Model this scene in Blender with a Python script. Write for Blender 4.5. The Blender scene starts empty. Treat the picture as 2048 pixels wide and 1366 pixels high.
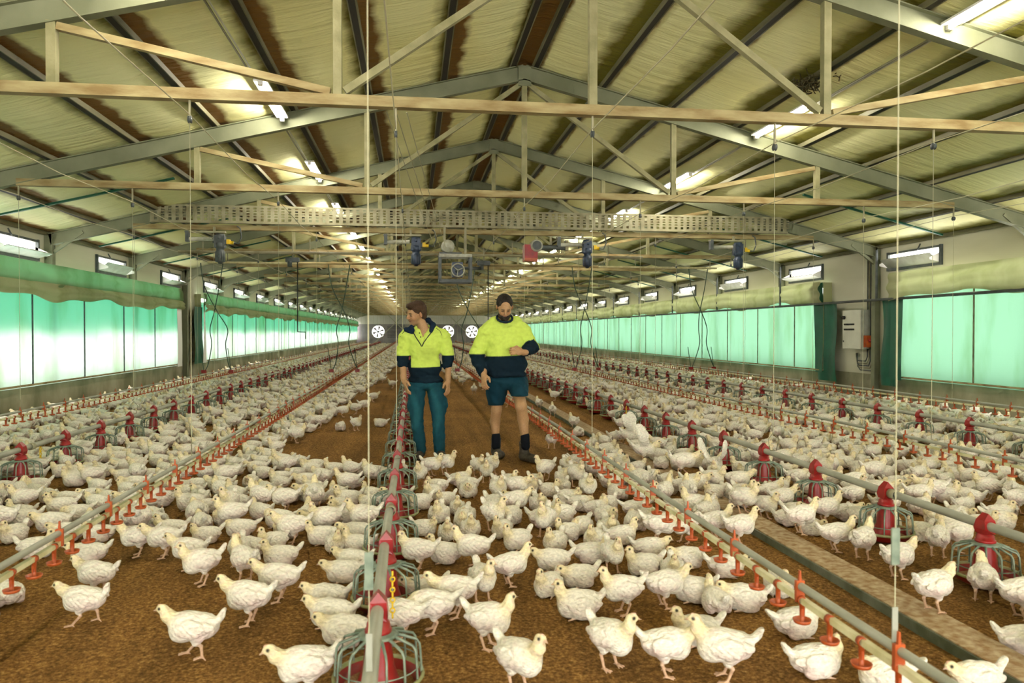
import bpy, bmesh, math, random
import numpy as np
from mathutils import Vector, Matrix, Euler
PI = math.pi
random.seed(7); RS = np.random.RandomState(11)
C = bpy.context.scene.collection
scene = bpy.context.scene
ORD = ('first second third fourth fifth sixth seventh eighth ninth tenth eleventh twelfth thirteenth fourteenth fifteenth sixteenth '
       'seventeenth eighteenth nineteenth twentieth twenty-first twenty-second twenty-third twenty-fourth twenty-fifth twenty-sixth').split()
# ------------------------------------------------------------------ hall dimensions (metres)
XL, XR, XC = -6.58, 9.70, 1.56          # side walls, ridge line
Y0, Y1 = -5.0, 88.0
CAMZ = 1.45
EAVE, RIDGE = 3.20, 5.20                # underside line of purlins
SL = (RIDGE - EAVE) / 8.14
BAYS = [6.35 + 4 * n for n in range(-2, 21)]
def roof(x): return RIDGE - SL * abs(x - XC)
F = 1480.0; TH = math.atan(198 / F); PT = math.radians(0.755)
def floor_at(u, v, z=0.0):
    """the point at height z seen at (u, v) of the 2048x1366 frame"""
    d = Vector(((u - 1024) / F, 1.0, -(v - 683) / F))
    d = Matrix.Rotation(-TH, 3, 'Z') @ (Matrix.Rotation(-PT, 3, 'X') @ d)
    t = (z - CAMZ) / d.z
    return Vector((d.x * t, d.y * t, z))
def project(p):
    q = Matrix.Rotation(TH, 3, 'Z') @ (Vector(p) - Vector((0, 0, CAMZ)))
    q = Matrix.Rotation(PT, 3, 'X') @ q
    return 1024 + F * q.x / q.y, 683 - F * q.z / q.y, q.y
# ------------------------------------------------------------------ materials
def _nt(name):
    m = bpy.data.materials.new(name); m.use_nodes = True
    nt = m.node_tree; b = nt.nodes['Principled BSDF']
    return m, nt, b
def N(nt, t, **kw):
    n = nt.nodes.new(t)
    for k, v in kw.items():
        if k in n.inputs: n.inputs[k].default_value = v
        else: setattr(n, k, v)
    return n
def L(nt, a, b): nt.links.new(a, b)
def mat(name, col, rough=0.6, metal=0.0, col2=None, scale=8.0, bump=0.0, bscale=None, detail=4.0, stretch=None, lo=0.35, hi=0.65, spec=0.4):
    m, nt, b = _nt(name)
    b.inputs['Base Color'].default_value = (*col, 1); b.inputs['Roughness'].default_value = rough
    b.inputs['Metallic'].default_value = metal; b.inputs['Specular IOR Level'].default_value = spec
    if col2 is not None or bump:
        tc = N(nt, 'ShaderNodeTexCoord'); src = tc.outputs['Object']
        if stretch:
            mp = N(nt, 'ShaderNodeMapping'); mp.inputs['Scale'].default_value = stretch; L(nt, src, mp.inputs['Vector']); src = mp.outputs['Vector']
    if col2 is not None:
        n = N(nt, 'ShaderNodeTexNoise', Scale=scale, Detail=detail); L(nt, src, n.inputs['Vector'])
        r = N(nt, 'ShaderNodeMapRange'); r.inputs['From Min'].default_value = lo; r.inputs['From Max'].default_value = hi
        L(nt, n.outputs['Fac'], r.inputs['Value'])
        mx = N(nt, 'ShaderNodeMix', data_type='RGBA'); mx.inputs['A'].default_value = (*col, 1); mx.inputs['B'].default_value = (*col2, 1)
        L(nt, r.outputs['Result'], mx.inputs['Factor']); L(nt, mx.outputs['Result'], b.inputs['Base Color'])
    if bump:
        n2 = N(nt, 'ShaderNodeTexNoise', Scale=bscale or scale, Detail=4.0); L(nt, src, n2.inputs['Vector'])
        bp = N(nt, 'ShaderNodeBump', Strength=bump, Distance=0.01); L(nt, n2.outputs['Fac'], bp.inputs['Height']); L(nt, bp.outputs['Normal'], b.inputs['Normal'])
    return m
def vcol_mat(name, rough=0.7, bump=0.3, bscale=60, var=0.0, dist=0.004, sss=0.0, stretch=None, spec=0.3):
    m, nt, b = _nt(name)
    a = N(nt, 'ShaderNodeVertexColor', layer_name='Col'); out = a.outputs['Color']
    tc = N(nt, 'ShaderNodeTexCoord'); src = tc.outputs['Object']
    if stretch:
        mp = N(nt, 'ShaderNodeMapping'); mp.inputs['Scale'].default_value = stretch; L(nt, src, mp.inputs['Vector']); src = mp.outputs['Vector']
    n = N(nt, 'ShaderNodeTexNoise', Scale=bscale, Detail=3.0); L(nt, src, n.inputs['Vector'])
    if var:
        r = N(nt, 'ShaderNodeMapRange'); r.inputs['From Min'].default_value = .3; r.inputs['From Max'].default_value = .7
        r.inputs['To Min'].default_value = 1 - var; r.inputs['To Max'].default_value = 1.0
        L(nt, n.outputs['Fac'], r.inputs['Value'])
        mx = N(nt, 'ShaderNodeVectorMath', operation='SCALE'); L(nt, out, mx.inputs[0]); L(nt, r.outputs['Result'], mx.inputs['Scale']); out = mx.outputs[0]
    L(nt, out, b.inputs['Base Color'])
    b.inputs['Roughness'].default_value = rough; b.inputs['Specular IOR Level'].default_value = spec
    if sss:
        b.inputs['Subsurface Weight'].default_value = sss; b.inputs['Subsurface Radius'].default_value = (.02, .012, .008); b.inputs['Subsurface Scale'].default_value = .5
    if bump:
        bp = N(nt, 'ShaderNodeBump', Strength=bump, Distance=dist); L(nt, n.outputs['Fac'], bp.inputs['Height']); L(nt, bp.outputs['Normal'], b.inputs['Normal'])
    return m
def emis(name, col, s):
    m, nt, b = _nt(name)
    b.inputs['Base Color'].default_value = (*col, 1)
    b.inputs['Emission Color'].default_value = (*col, 1); b.inputs['Emission Strength'].default_value = s
    return m
def cloth_sheet(name, col, trans, w=0.75, dirt=(.35, .38, .2), scale=1.2):
    """thin woven plastic sheet that lets daylight through"""
    m, nt, b = _nt(name); nt.nodes.remove(b); out = nt.nodes['Material Output']
    tc = N(nt, 'ShaderNodeTexCoord')
    mp = N(nt, 'ShaderNodeMapping'); mp.inputs['Scale'].default_value = (1.6, 1.6, .45); L(nt, tc.outputs['Object'], mp.inputs['Vector'])
    n = N(nt, 'ShaderNodeTexNoise', Scale=scale, Detail=6.0); L(nt, mp.outputs['Vector'], n.inputs['Vector'])
    r = N(nt, 'ShaderNodeMapRange'); r.inputs['From Min'].default_value = .48; r.inputs['From Max'].default_value = .75; r.inputs['To Max'].default_value = .75
    L(nt, n.outputs['Fac'], r.inputs['Value'])
    def mixc(c):
        x = N(nt, 'ShaderNodeMix', data_type='RGBA'); x.inputs['A'].default_value = (*c, 1); x.inputs['B'].default_value = (*[a * b_ for a, b_ in zip(c, (.55, .62, .38))], 1)
        L(nt, r.outputs['Result'], x.inputs['Factor']); return x.outputs['Result']
    d = N(nt, 'ShaderNodeBsdfDiffuse'); L(nt, mixc(col), d.inputs['Color'])
    t = N(nt, 'ShaderNodeBsdfTranslucent'); L(nt, mixc(trans), t.inputs['Color'])
    bp = N(nt, 'ShaderNodeBump', Strength=.4, Distance=.02); L(nt, n.outputs['Fac'], bp.inputs['Height']); L(nt, bp.outputs['Normal'], d.inputs['Normal']); L(nt, bp.outputs['Normal'], t.inputs['Normal'])
    mx = N(nt, 'ShaderNodeMixShader'); mx.inputs[0].default_value = w; L(nt, d.outputs[0], mx.inputs[1]); L(nt, t.outputs[0], mx.inputs[2])
    L(nt, mx.outputs[0], out.inputs['Surface'])
    return m
M = {}
M['steel'] = mat('galvanised_steel', (.33, .31, .20), .55, .0, (.20, .18, .10), 5, .15, 40, stretch=(1, .4, 1))
M['chord'] = mat('dusty_steel', (.36, .30, .145), .75, 0, (.20, .135, .05), 6, .2, 50, stretch=(.5, 1, 2))
M['post'] = mat('olive_grey_steel', (.30, .28, .15), .7, 0, (.20, .19, .09), 6, .2, 50)
M['rafter'] = mat('painted_steel', (.20, .21, .13), .65, 0, (.14, .15, .085), 2.5, .1, 30)
M['purlin'] = mat('purlin_steel', (.20, .19, .11), .6, 0, (.09, .08, .035), 4, .1, 30, stretch=(1, .2, 1))
M['purlin_dark'] = mat('purlin_slot_shade', (.018, .015, .01), .8)  # shade inside the purlin channels, put into a near-black colour
M['pipe'] = mat('galvanised_pipe', (.40, .40, .33), .45, .15, (.28, .28, .22), 14, .1, 80, stretch=(1, .3, 1))
M['wpipe'] = mat('cream_plastic_pipe', (.72, .66, .40), .35, 0, (.5, .45, .22), 10)
M['red'] = mat('red_plastic', (.32, .010, .011), .35, 0, (.20, .010, .008), 12)
M['orange'] = mat('orange_red_plastic', (.44, .085, .015), .4, 0, (.30, .05, .010), 15)
M['grill'] = mat('grey_green_plastic', (.11, .15, .11), .35, 0, (.22, .27, .20), 20)
M['rim'] = mat('worn_green_rim', (.20, .23, .08), .5, 0, (.32, .30, .15), 20)
M['feed'] = mat('feed_meal', (.40, .22, .10), .9, 0, (.22, .11, .04), 120, .5, 150)
M['black'] = mat('black_rubber', (.012, .014, .012), .5)
M['dark'] = mat('dark_metal', (.05, .06, .06), .5, .1, (.09, .1, .1), 10)
M['blue'] = mat('blue_black_motor_paint', (.035, .055, .10), .4, .1, (.02, .03, .05), 14)
M['greymotor'] = mat('grey_motor_paint', (.42, .42, .34), .5, 0, (.28, .27, .2), 14)
M['yellow'] = mat('yellow_plastic', (.75, .50, .02), .45)
M['white'] = mat('white_panel', (.66, .64, .53), .6, 0, (.50, .49, .38), 1.3, .05, 12)
M['wallw'] = mat('white_wall_panel', (.62, .60, .47), .7, 0, (.47, .45, .33), .8, .05, 14, stretch=(1, .3, 1.4))
M['farw'] = mat('pale_end_wall', (.86, .82, .80), .7, 0, (.74, .70, .68), .5)
M['fardark'] = mat('grey_end_wall', (.40, .35, .40), .7, 0, (.28, .25, .29), 1.2)
M['concrete'] = mat('stained_concrete', (.34, .32, .22), .85, 0, (.15, .15, .08), 1.6, .4, 25, stretch=(1, 1, .6), detail=8)
M['kerb'] = mat('kerb_concrete', (.26, .15, .06), .9, 0, (.46, .36, .22), 22, .5, 60)
M['kerbside'] = mat('kerb_painted_side', (.15, .16, .11), .7, 0, (.07, .08, .04), 6, .2, 40)
M['tarp'] = mat('dark_green_tarpaulin', (.008, .075, .045), .45, 0, (.012, .11, .06), 3, .3, 8)
M['cabinet'] = mat('cabinet_paint', (.62, .61, .50), .4, 0, (.54, .53, .43), 3)
M['flap'] = mat('inlet_flap_plastic', (.34, .35, .29), .5, 0, (.26, .27, .21), 6)
M['inletw'] = mat('inlet_white_plastic', (.85, .83, .80), .4)
M['insect'] = mat('birdnest_straw', (.05, .045, .02), .95, 0, (.12, .1, .04), 40, 1.0, 60)
M['cord'] = mat('white_cord', (.42, .40, .26), .7)
M['cable'] = mat('wire_rope', (.50, .46, .30), .5, .1)
M['hose'] = mat('dark_green_hose', (.02, .05, .025), .4)
M['tube'] = emis('fluorescent_tube_glow', (1.0, .93, .78), 190.0)
M['louvre'] = emis('daylit_louvre', (.95, .95, 1.0), 1.6)
M['curt_out_l'] = cloth_sheet('outer_shade_curtain', (.2, .5, .35), (.15, .54, .38), .8)
M['curt_in'] = cloth_sheet('inner_translucent_curtain', (.45, .68, .52), (.135, .178, .150), .85)
M['curt_r'] = cloth_sheet('mint_translucent_curtain', (.36, .68, .46), (.050, .106, .070), .85)
M['valance'] = cloth_sheet('bunched_green_curtain', (.40, .52, .28), (.035, .120, .056), .6)
M['valance_y'] = cloth_sheet('folded_cream_curtain', (.52, .52, .30), (.17, .19, .09), .4)
# ------------------------------------------------------------------ mesh builder
class MB:
    def __init__(s): s.v = []; s.f = []; s.m = []; s.mats = []; s.smooth = []
    def mi(s, m):
        if m not in s.mats: s.mats.append(m)
        return s.mats.index(m)
    def add(s, vs, fs, m, smooth=False):
        o = len(s.v); s.v += [tuple(v) for v in vs]; k = s.mi(m)
        for f in fs: s.f.append([o + i for i in f]); s.m.append(k); s.smooth.append(smooth)
        return s
    def box(s, a, b, m):
        x0, y0, z0 = a; x1, y1, z1 = b
        vs = [(x0, y0, z0), (x1, y0, z0), (x1, y1, z0), (x0, y1, z0), (x0, y0, z1), (x1, y0, z1), (x1, y1, z1), (x0, y1, z1)]
        return s.add(vs, [(0, 3, 2, 1), (4, 5, 6, 7), (0, 1, 5, 4), (1, 2, 6, 5), (2, 3, 7, 6), (3, 0, 4, 7)], m)
    def bar(s, p, q, w, h, m, up=(0, 0, 1)):
        """rectangular bar from p to q, w across, h along up"""
        p = Vector(p); q = Vector(q); d = (q - p).normalized(); up = Vector(up)
        if abs(d.dot(up)) > .98: up = Vector((0, 1, 0))
        a = d.cross(up).normalized(); u = a.cross(d).normalized(); vs = []
        for c in (p, q):
            for i, j in ((-1, -1), (1, -1), (1, 1), (-1, 1)): vs.append(c + a * (w / 2 * i) + u * (h / 2 * j))
        return s.add(vs, [(3, 2, 1, 0), (4, 5, 6, 7), (0, 1, 5, 4), (1, 2, 6, 5), (2, 3, 7, 6), (3, 0, 4, 7)], m)
    def tube(s, pts, r, m, n=8, cap=True):
        pts = [Vector(p) for p in pts]; rs = r if isinstance(r, (list, tuple)) else [r] * len(pts); vs = []; fs = []
        up = None
        for i, p in enumerate(pts):
            d = (pts[min(i + 1, len(pts) - 1)] - pts[max(i - 1, 0)]).normalized()
            if up is None: up = Vector((0, 0, 1)) if abs(d.z) < .9 else Vector((1, 0, 0))
            a = d.cross(up).normalized(); u = a.cross(d).normalized(); up = u
            for k in range(n):
                t = 2 * PI * k / n; vs.append(p + (a * math.cos(t) + u * math.sin(t)) * rs[i])
        for i in range(len(pts) - 1):
            for k in range(n): fs.append((i * n + k, i * n + (k + 1) % n, (i + 1) * n + (k + 1) % n, (i + 1) * n + k))
        s.add(vs, fs, m, True)
        if cap:
            o = len(s.v) - len(vs); k_ = s.mi(m)
            s.f.append([o + k for k in range(n)]); s.m.append(k_); s.smooth.append(False)
            s.f.append([o + (len(pts) - 1) * n + k for k in reversed(range(n))]); s.m.append(k_); s.smooth.append(False)
        return s
    def lathe(s, prof, m, c=(0, 0, 0), n=24, axis='z', closed=False, smooth=True):
        vs = []; fs = []
        for r, z in prof:
            for k in range(n):
                t = 2 * PI * k / n; x, y = r * math.cos(t), r * math.sin(t)
                p = {'z': (x, y, z), 'x': (z, x, y), 'y': (x, z, y)}[axis]
                vs.append((c[0] + p[0], c[1] + p[1], c[2] + p[2]))
        for i in range(len(prof) - 1):
            for k in range(n): fs.append((i * n + k, i * n + (k + 1) % n, (i + 1) * n + (k + 1) % n, (i + 1) * n + k))
        return s.add(vs, fs, m, smooth)
    def build(s, name, parent=None, loc=None):
        me = bpy.data.meshes.new(name); me.from_pydata(s.v, [], s.f)
        for m in s.mats: me.materials.append(m if not isinstance(m, str) else M[m])
        me.polygons.foreach_set('material_index', s.m); me.polygons.foreach_set('use_smooth', s.smooth); me.update()
        o = bpy.data.objects.new(name, me); C.objects.link(o)
        if parent: o.parent = parent
        if loc is not None: o.location = loc
        return o
def tag(o, label=None, cat=None, group=None, kind=None):
    if label: o['label'] = label
    if cat: o['category'] = cat
    if group: o['group'] = group
    if kind: o['kind'] = kind
    return o
def empty(name, loc, label, cat, group=None, rz=0):
    o = bpy.data.objects.new(name, None); C.objects.link(o); o.location = loc; o.rotation_euler = (0, 0, rz); o.empty_display_size = .1
    return tag(o, label, cat, group)
def struct(o): o['kind'] = 'structure'; return o
# ------------------------------------------------------------------ smooth implicit surfaces -> one continuous mesh
def surf_nets(Fv, org, h):
    ins = Fv < 0; nx, ny, nz = Fv.shape
    cs = np.zeros((nx - 1, ny - 1, nz - 1), int)
    corners = [(a, b, c) for a in (0, 1) for b in (0, 1) for c in (0, 1)]
    sl = lambda a, n: slice(a, n - 1 + a)
    G = {c: Fv[sl(c[0], nx), sl(c[1], ny), sl(c[2], nz)] for c in corners}
    for c in corners: cs += (G[c] < 0)
    act = (cs > 0) & (cs < 8); idx = np.argwhere(act); ids = -np.ones(act.shape, int); ids[act] = np.arange(len(idx))
    acc = np.zeros((len(idx), 3)); cnt = np.zeros(len(idx)); I = tuple(idx.T)
    for a in range(3):
        for c in corners:
            if c[a]: continue
            d = list(c); d[a] = 1; d = tuple(d)
            f0 = G[c][I]; f1 = G[d][I]; k = (f0 < 0) != (f1 < 0)
            t = f0[k] / (f0[k] - f1[k]); p = np.tile(np.array(c, float), (k.sum(), 1)); p[:, a] += t
            acc[k] += p; cnt[k] += 1
    V = (idx + acc / cnt[:, None]) * h + org
    Q = []
    for a in range(3):
        b, c = (a + 1) % 3, (a + 2) % 3
        s0 = [slice(1, -1)] * 3; s1 = [slice(1, -1)] * 3; s0[a] = slice(0, -1); s1[a] = slice(1, None)
        i0 = ins[tuple(s0)]; i1 = ins[tuple(s1)]; e = np.argwhere(i0 != i1); 
        if not len(e): continue
        e0 = e.copy(); e0[:, b] += 1; e0[:, c] += 1
        flip = i0[tuple(e.T)]
        def cell(db, dc):
            q = e0.copy(); q[:, b] += db; q[:, c] += dc; return ids[tuple(q.T)]
        q = np.stack([cell(-1, -1), cell(0, -1), cell(0, 0), cell(-1, 0)], 1)
        q[~flip] = q[~flip][:, ::-1]; Q.append(q)
    return V, np.concatenate(Q)
def rotm(rx=0, ry=0, rz=0): return np.array(Euler((math.radians(rx), math.radians(ry), math.radians(rz)), 'XYZ').to_matrix())
class Blob:
    """prims: E(centre, radii, rotation) ellipsoid, K(p0, p1, r0, r1, flat) tapered limb; each with a colour and blend width"""
    def __init__(s): s.p = []
    def E(s, c, r, col=0, rot=(0, 0, 0), k=.02, sub=False): s.p.append(('E', np.array(c, float), np.array(r if hasattr(r, '__len__') else (r, r, r), float), rotm(*rot) if isinstance(rot, tuple) else rot, col, k, sub)); return s
    def K(s, a, b, r0, r1, col=0, k=.02, fl=None): s.p.append(('K', np.array(a, float), np.array(b, float), (r0, r1, fl), col, k, False)); return s
    def chain(s, pts, rs, col=0, k=.02, fl=None):
        for i in range(len(pts) - 1): s.K(pts[i], pts[i + 1], rs[i], rs[i + 1], col, k, fl)
        return s
    def dist(s, p, P):
        if p[0] == 'E':
            q = (P - p[1]) @ p[3]; r = p[2]; k0 = np.sqrt(((q / r) ** 2).sum(-1)); k1 = np.sqrt(((q / r ** 2) ** 2).sum(-1)) + 1e-9
            return k0 * (k0 - 1) / k1
        a, b = p[1], p[2]; r0, r1, fl = p[3]; Q = P
        if fl is not None:   # flattened limb: scale the space about the axis
            Q = (P - a) / np.array(fl) ; b = (b - a) / np.array(fl); a = np.zeros(3)
        d = b - a; t = np.clip(((Q - a) @ d) / (d @ d + 1e-12), 0, 1)
        D = np.sqrt(((Q - a - t[..., None] * d) ** 2).sum(-1)) - (r0 + (r1 - r0) * t)
        return D * (min(fl) if fl is not None else 1)
    def field(s, P):
        D = None
        for p in s.p:
            d = s.dist(p, P); k = p[5]
            if p[6]:
                h = np.clip(.5 - .5 * (D + d) / k, 0, 1); D = D * (1 - h) - d * h + k * h * (1 - h); continue
            if D is None: D = d; continue
            h = np.clip(.5 + .5 * (D - d) / k, 0, 1); D = D * h * 0 + (D * (1 - h) + d * h) - k * h * (1 - h)
        return D
    def mesh(s, h, disp=None, cols=None, cfun=None, clip=None, boost=None):
        lo = np.min([np.minimum(p[1], p[2] if p[0] == 'K' else p[1]) - (p[2].max() if p[0] == 'E' else max(p[3][:2]) * (max(p[3][2]) if p[3][2] is not None else 1)) for p in s.p if not p[6]], 0) - 3 * h
        hi = np.max([np.maximum(p[1], p[2] if p[0] == 'K' else p[1]) + (p[2].max() if p[0] == 'E' else max(p[3][:2]) * (max(p[3][2]) if p[3][2] is not None else 1)) for p in s.p if not p[6]], 0) + 3 * h
        n = np.ceil((hi - lo) / h).astype(int) + 1
        ax = [lo[i] + h * np.arange(n[i]) for i in range(3)]
        P = np.stack(np.meshgrid(*ax, indexing='ij'), -1)
        D = np.full(P.shape[:3], .08)
        for p in s.p:
            if p[0] == 'E': a_ = p[1] - p[2].max(); b_ = p[1] + p[2].max()
            else:
                rr = max(p[3][:2]) * (max(p[3][2]) if p[3][2] is not None else 1); a_ = np.minimum(p[1], p[2]) - rr; b_ = np.maximum(p[1], p[2]) + rr
            g = .05; i0 = np.clip(((a_ - g - lo) / h).astype(int), 0, n - 1); i1 = np.clip(((b_ + g - lo) / h).astype(int) + 2, 1, n)
            w = tuple(slice(i0[q], i1[q]) for q in range(3)); d = s.dist(p, P[w]); k = p[5]; Dw = D[w]
            if p[6]:
                q = np.clip(.5 - .5 * (Dw + d) / k, 0, 1); D[w] = Dw * (1 - q) - d * q + k * q * (1 - q)
            else:
                q = np.clip(.5 + .5 * (Dw - d) / k, 0, 1); D[w] = Dw * (1 - q) + d * q - k * q * (1 - q)
        if disp is not None: D = D + disp(P)
        if clip is not None: D = np.maximum(D, clip(P))
        V, Q = surf_nets(D, lo, h)
        col = None
        if cols is not None:
            W = np.zeros(len(V)); A = np.zeros((len(V), 3))
            for p in s.p:
                if p[6]: continue
                bo = (boost or {}).get(p[4], 0); w = np.exp(-np.maximum(s.dist(p, V), -.004) / (h * 1.6 + .002)) if not bo else bo * np.exp(-np.maximum(s.dist(p, V), 0) / (h * .22)); A += w[:, None] * np.array(cols[p[4]]); W += w
            col = A / W[:, None]
        if cfun is not None: col = cfun(V, col)
        return V, Q, col
def np_mesh(name, V, Q, col=None, m=None, extra=None):
    me = bpy.data.meshes.new(name); Vl = V.tolist(); Ql = Q.tolist()
    if extra:
        o = len(Vl); Vl += [tuple(v) for v in extra.v]; Ql += [[o + i for i in f] for f in extra.f]
    me.from_pydata(Vl, [], Ql); me.polygons.foreach_set('use_smooth', [True] * len(me.polygons))
    if col is not None:
        ca = me.color_attributes.new('Col', 'FLOAT_COLOR', 'POINT'); a = np.ones((len(Vl), 4)); a[:len(col), :3] = col
        if extra: a[len(col):, :3] = extra.cols
        ca.data.foreach_set('color', a.ravel())
    if m: me.materials.append(m)
    me.update(); return me
def obj(name, me, parent=None, loc=None):
    o = bpy.data.objects.new(name, me); C.objects.link(o)
    if parent: o.parent = parent
    if loc is not None: o.location = loc
    return o
# ================================================================== SHELL
PURL = [.16, 1.13, 2.15, 3.15, 4.17, 5.2, 6.22, 7.25]
# litter floor
def litter_mat():
    m, nt, b = _nt('brown_litter')
    tc = N(nt, 'ShaderNodeTexCoord'); o = tc.outputs['Object']
    n1 = N(nt, 'ShaderNodeTexNoise', Scale=55.0, Detail=6.0, Roughness=.75); L(nt, o, n1.inputs['Vector'])
    n2 = N(nt, 'ShaderNodeTexNoise', Scale=.9, Detail=4.0); L(nt, o, n2.inputs['Vector'])
    mp = N(nt, 'ShaderNodeMapping'); mp.inputs['Scale'].default_value = (5, .35, 1); L(nt, o, mp.inputs['Vector'])
    n3 = N(nt, 'ShaderNodeTexNoise', Scale=1.0, Detail=3.0); L(nt, mp.outputs['Vector'], n3.inputs['Vector'])
    cr = N(nt, 'ShaderNodeValToRGB'); e = cr.color_ramp.elements
    e[0].position = .30; e[0].color = (.05, .024, .007, 1); e[1].position = .70; e[1].color = (.70, .44, .16, 1)
    a = cr.color_ramp.elements.new(.48); a.color = (.22, .108, .028, 1); a = cr.color_ramp.elements.new(.58); a.color = (.37, .195, .052, 1)
    L(nt, n1.outputs['Fac'], cr.inputs['Fac'])
    r = N(nt, 'ShaderNodeMapRange'); r.inputs['From Min'].default_value = .35; r.inputs['From Max'].default_value = .65; r.inputs['To Min'].default_value = .6; r.inputs['To Max'].default_value = 1.15
    ad = N(nt, 'ShaderNodeMath', operation='ADD'); L(nt, n2.outputs['Fac'], ad.inputs[0]); L(nt, n3.outputs['Fac'], ad.inputs[1])
    hf = N(nt, 'ShaderNodeMath', operation='MULTIPLY'); hf.inputs[1].default_value = .5; L(nt, ad.outputs[0], hf.inputs[0]); L(nt, hf.outputs[0], r.inputs['Value'])
    sc = N(nt, 'ShaderNodeVectorMath', operation='SCALE'); L(nt, cr.outputs['Color'], sc.inputs[0]); L(nt, r.outputs['Result'], sc.inputs['Scale'])
    L(nt, sc.outputs[0], b.inputs['Base Color']); b.inputs['Roughness'].default_value = .95; b.inputs['Specular IOR Level'].default_value = .1
    bp = N(nt, 'ShaderNodeBump', Strength=.9, Distance=.012); L(nt, n1.outputs['Fac'], bp.inputs['Height']); L(nt, bp.outputs['Normal'], b.inputs['Normal'])
    return m
M['litter'] = litter_mat()
fl = MB(); xs = [XL - .1 + (XR - XL + .2) * i / 60 for i in range(61)]; ys = [Y0 + (Y1 - Y0) * (j / 260) for j in range(261)]
fl.add([(x, y, .006 * math.sin(x * 5.1 + y * .7) * math.sin(y * 3.3) - .006) for y in ys for x in xs],
       [(j * 61 + i, j * 61 + i + 1, (j + 1) * 61 + i + 1, (j + 1) * 61 + i) for j in range(260) for i in range(60)], 'litter', True)
struct(fl.build('floor'))
# insulation blanket under the roof: sags between purlins, dirt along the purlins
def ceil_mat():
    m, nt, b = _nt('cream_insulation_blanket')
    tc = N(nt, 'ShaderNodeTexCoord'); o = tc.outputs['Object']
    at = N(nt, 'ShaderNodeVertexColor', layer_name='Col')
    sp = N(nt, 'ShaderNodeSeparateColor'); L(nt, at.outputs['Color'], sp.inputs['Color'])
    mp = N(nt, 'ShaderNodeMapping'); mp.inputs['Scale'].default_value = (.9, 7, 1); mp.inputs['Rotation'].default_value = (0, 0, .12); L(nt, o, mp.inputs['Vector'])
    wr = N(nt, 'ShaderNodeTexNoise', Scale=1.0, Detail=5.0, Roughness=.6); L(nt, mp.outputs['Vector'], wr.inputs['Vector'])
    n1 = N(nt, 'ShaderNodeTexNoise', Scale=3.0, Detail=5.0); L(nt, o, n1.inputs['Vector'])
    n2 = N(nt, 'ShaderNodeTexNoise', Scale=.35, Detail=3.0); L(nt, o, n2.inputs['Vector'])
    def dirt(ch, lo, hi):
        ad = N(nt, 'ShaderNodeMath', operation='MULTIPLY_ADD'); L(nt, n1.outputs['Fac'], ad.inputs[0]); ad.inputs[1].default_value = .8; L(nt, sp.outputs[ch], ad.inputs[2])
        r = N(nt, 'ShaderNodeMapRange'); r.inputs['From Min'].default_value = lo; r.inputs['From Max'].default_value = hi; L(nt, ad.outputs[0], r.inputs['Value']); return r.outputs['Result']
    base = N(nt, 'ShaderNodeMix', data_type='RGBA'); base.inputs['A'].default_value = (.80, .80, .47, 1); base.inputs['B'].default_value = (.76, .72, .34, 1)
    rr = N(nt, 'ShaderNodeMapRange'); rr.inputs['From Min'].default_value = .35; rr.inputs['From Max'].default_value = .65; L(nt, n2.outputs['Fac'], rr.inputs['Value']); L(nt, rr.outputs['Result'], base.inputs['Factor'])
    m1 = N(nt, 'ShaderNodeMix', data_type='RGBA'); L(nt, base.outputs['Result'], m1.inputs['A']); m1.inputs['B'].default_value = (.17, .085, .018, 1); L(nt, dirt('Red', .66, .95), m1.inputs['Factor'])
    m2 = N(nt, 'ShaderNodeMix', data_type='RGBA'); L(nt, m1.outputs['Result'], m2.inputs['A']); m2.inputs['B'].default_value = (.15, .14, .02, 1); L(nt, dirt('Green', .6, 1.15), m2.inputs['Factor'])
    L(nt, m2.outputs['Result'], b.inputs['Base Color']); b.inputs['Roughness'].default_value = .58; b.inputs['Specular IOR Level'].default_value = .18
    bp = N(nt, 'ShaderNodeBump', Strength=.7, Distance=.06); L(nt, wr.outputs['Fac'], bp.inputs['Height']); L(nt, bp.outputs['Normal'], b.inputs['Normal'])
    return m
M['ceil'] = ceil_mat()
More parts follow.
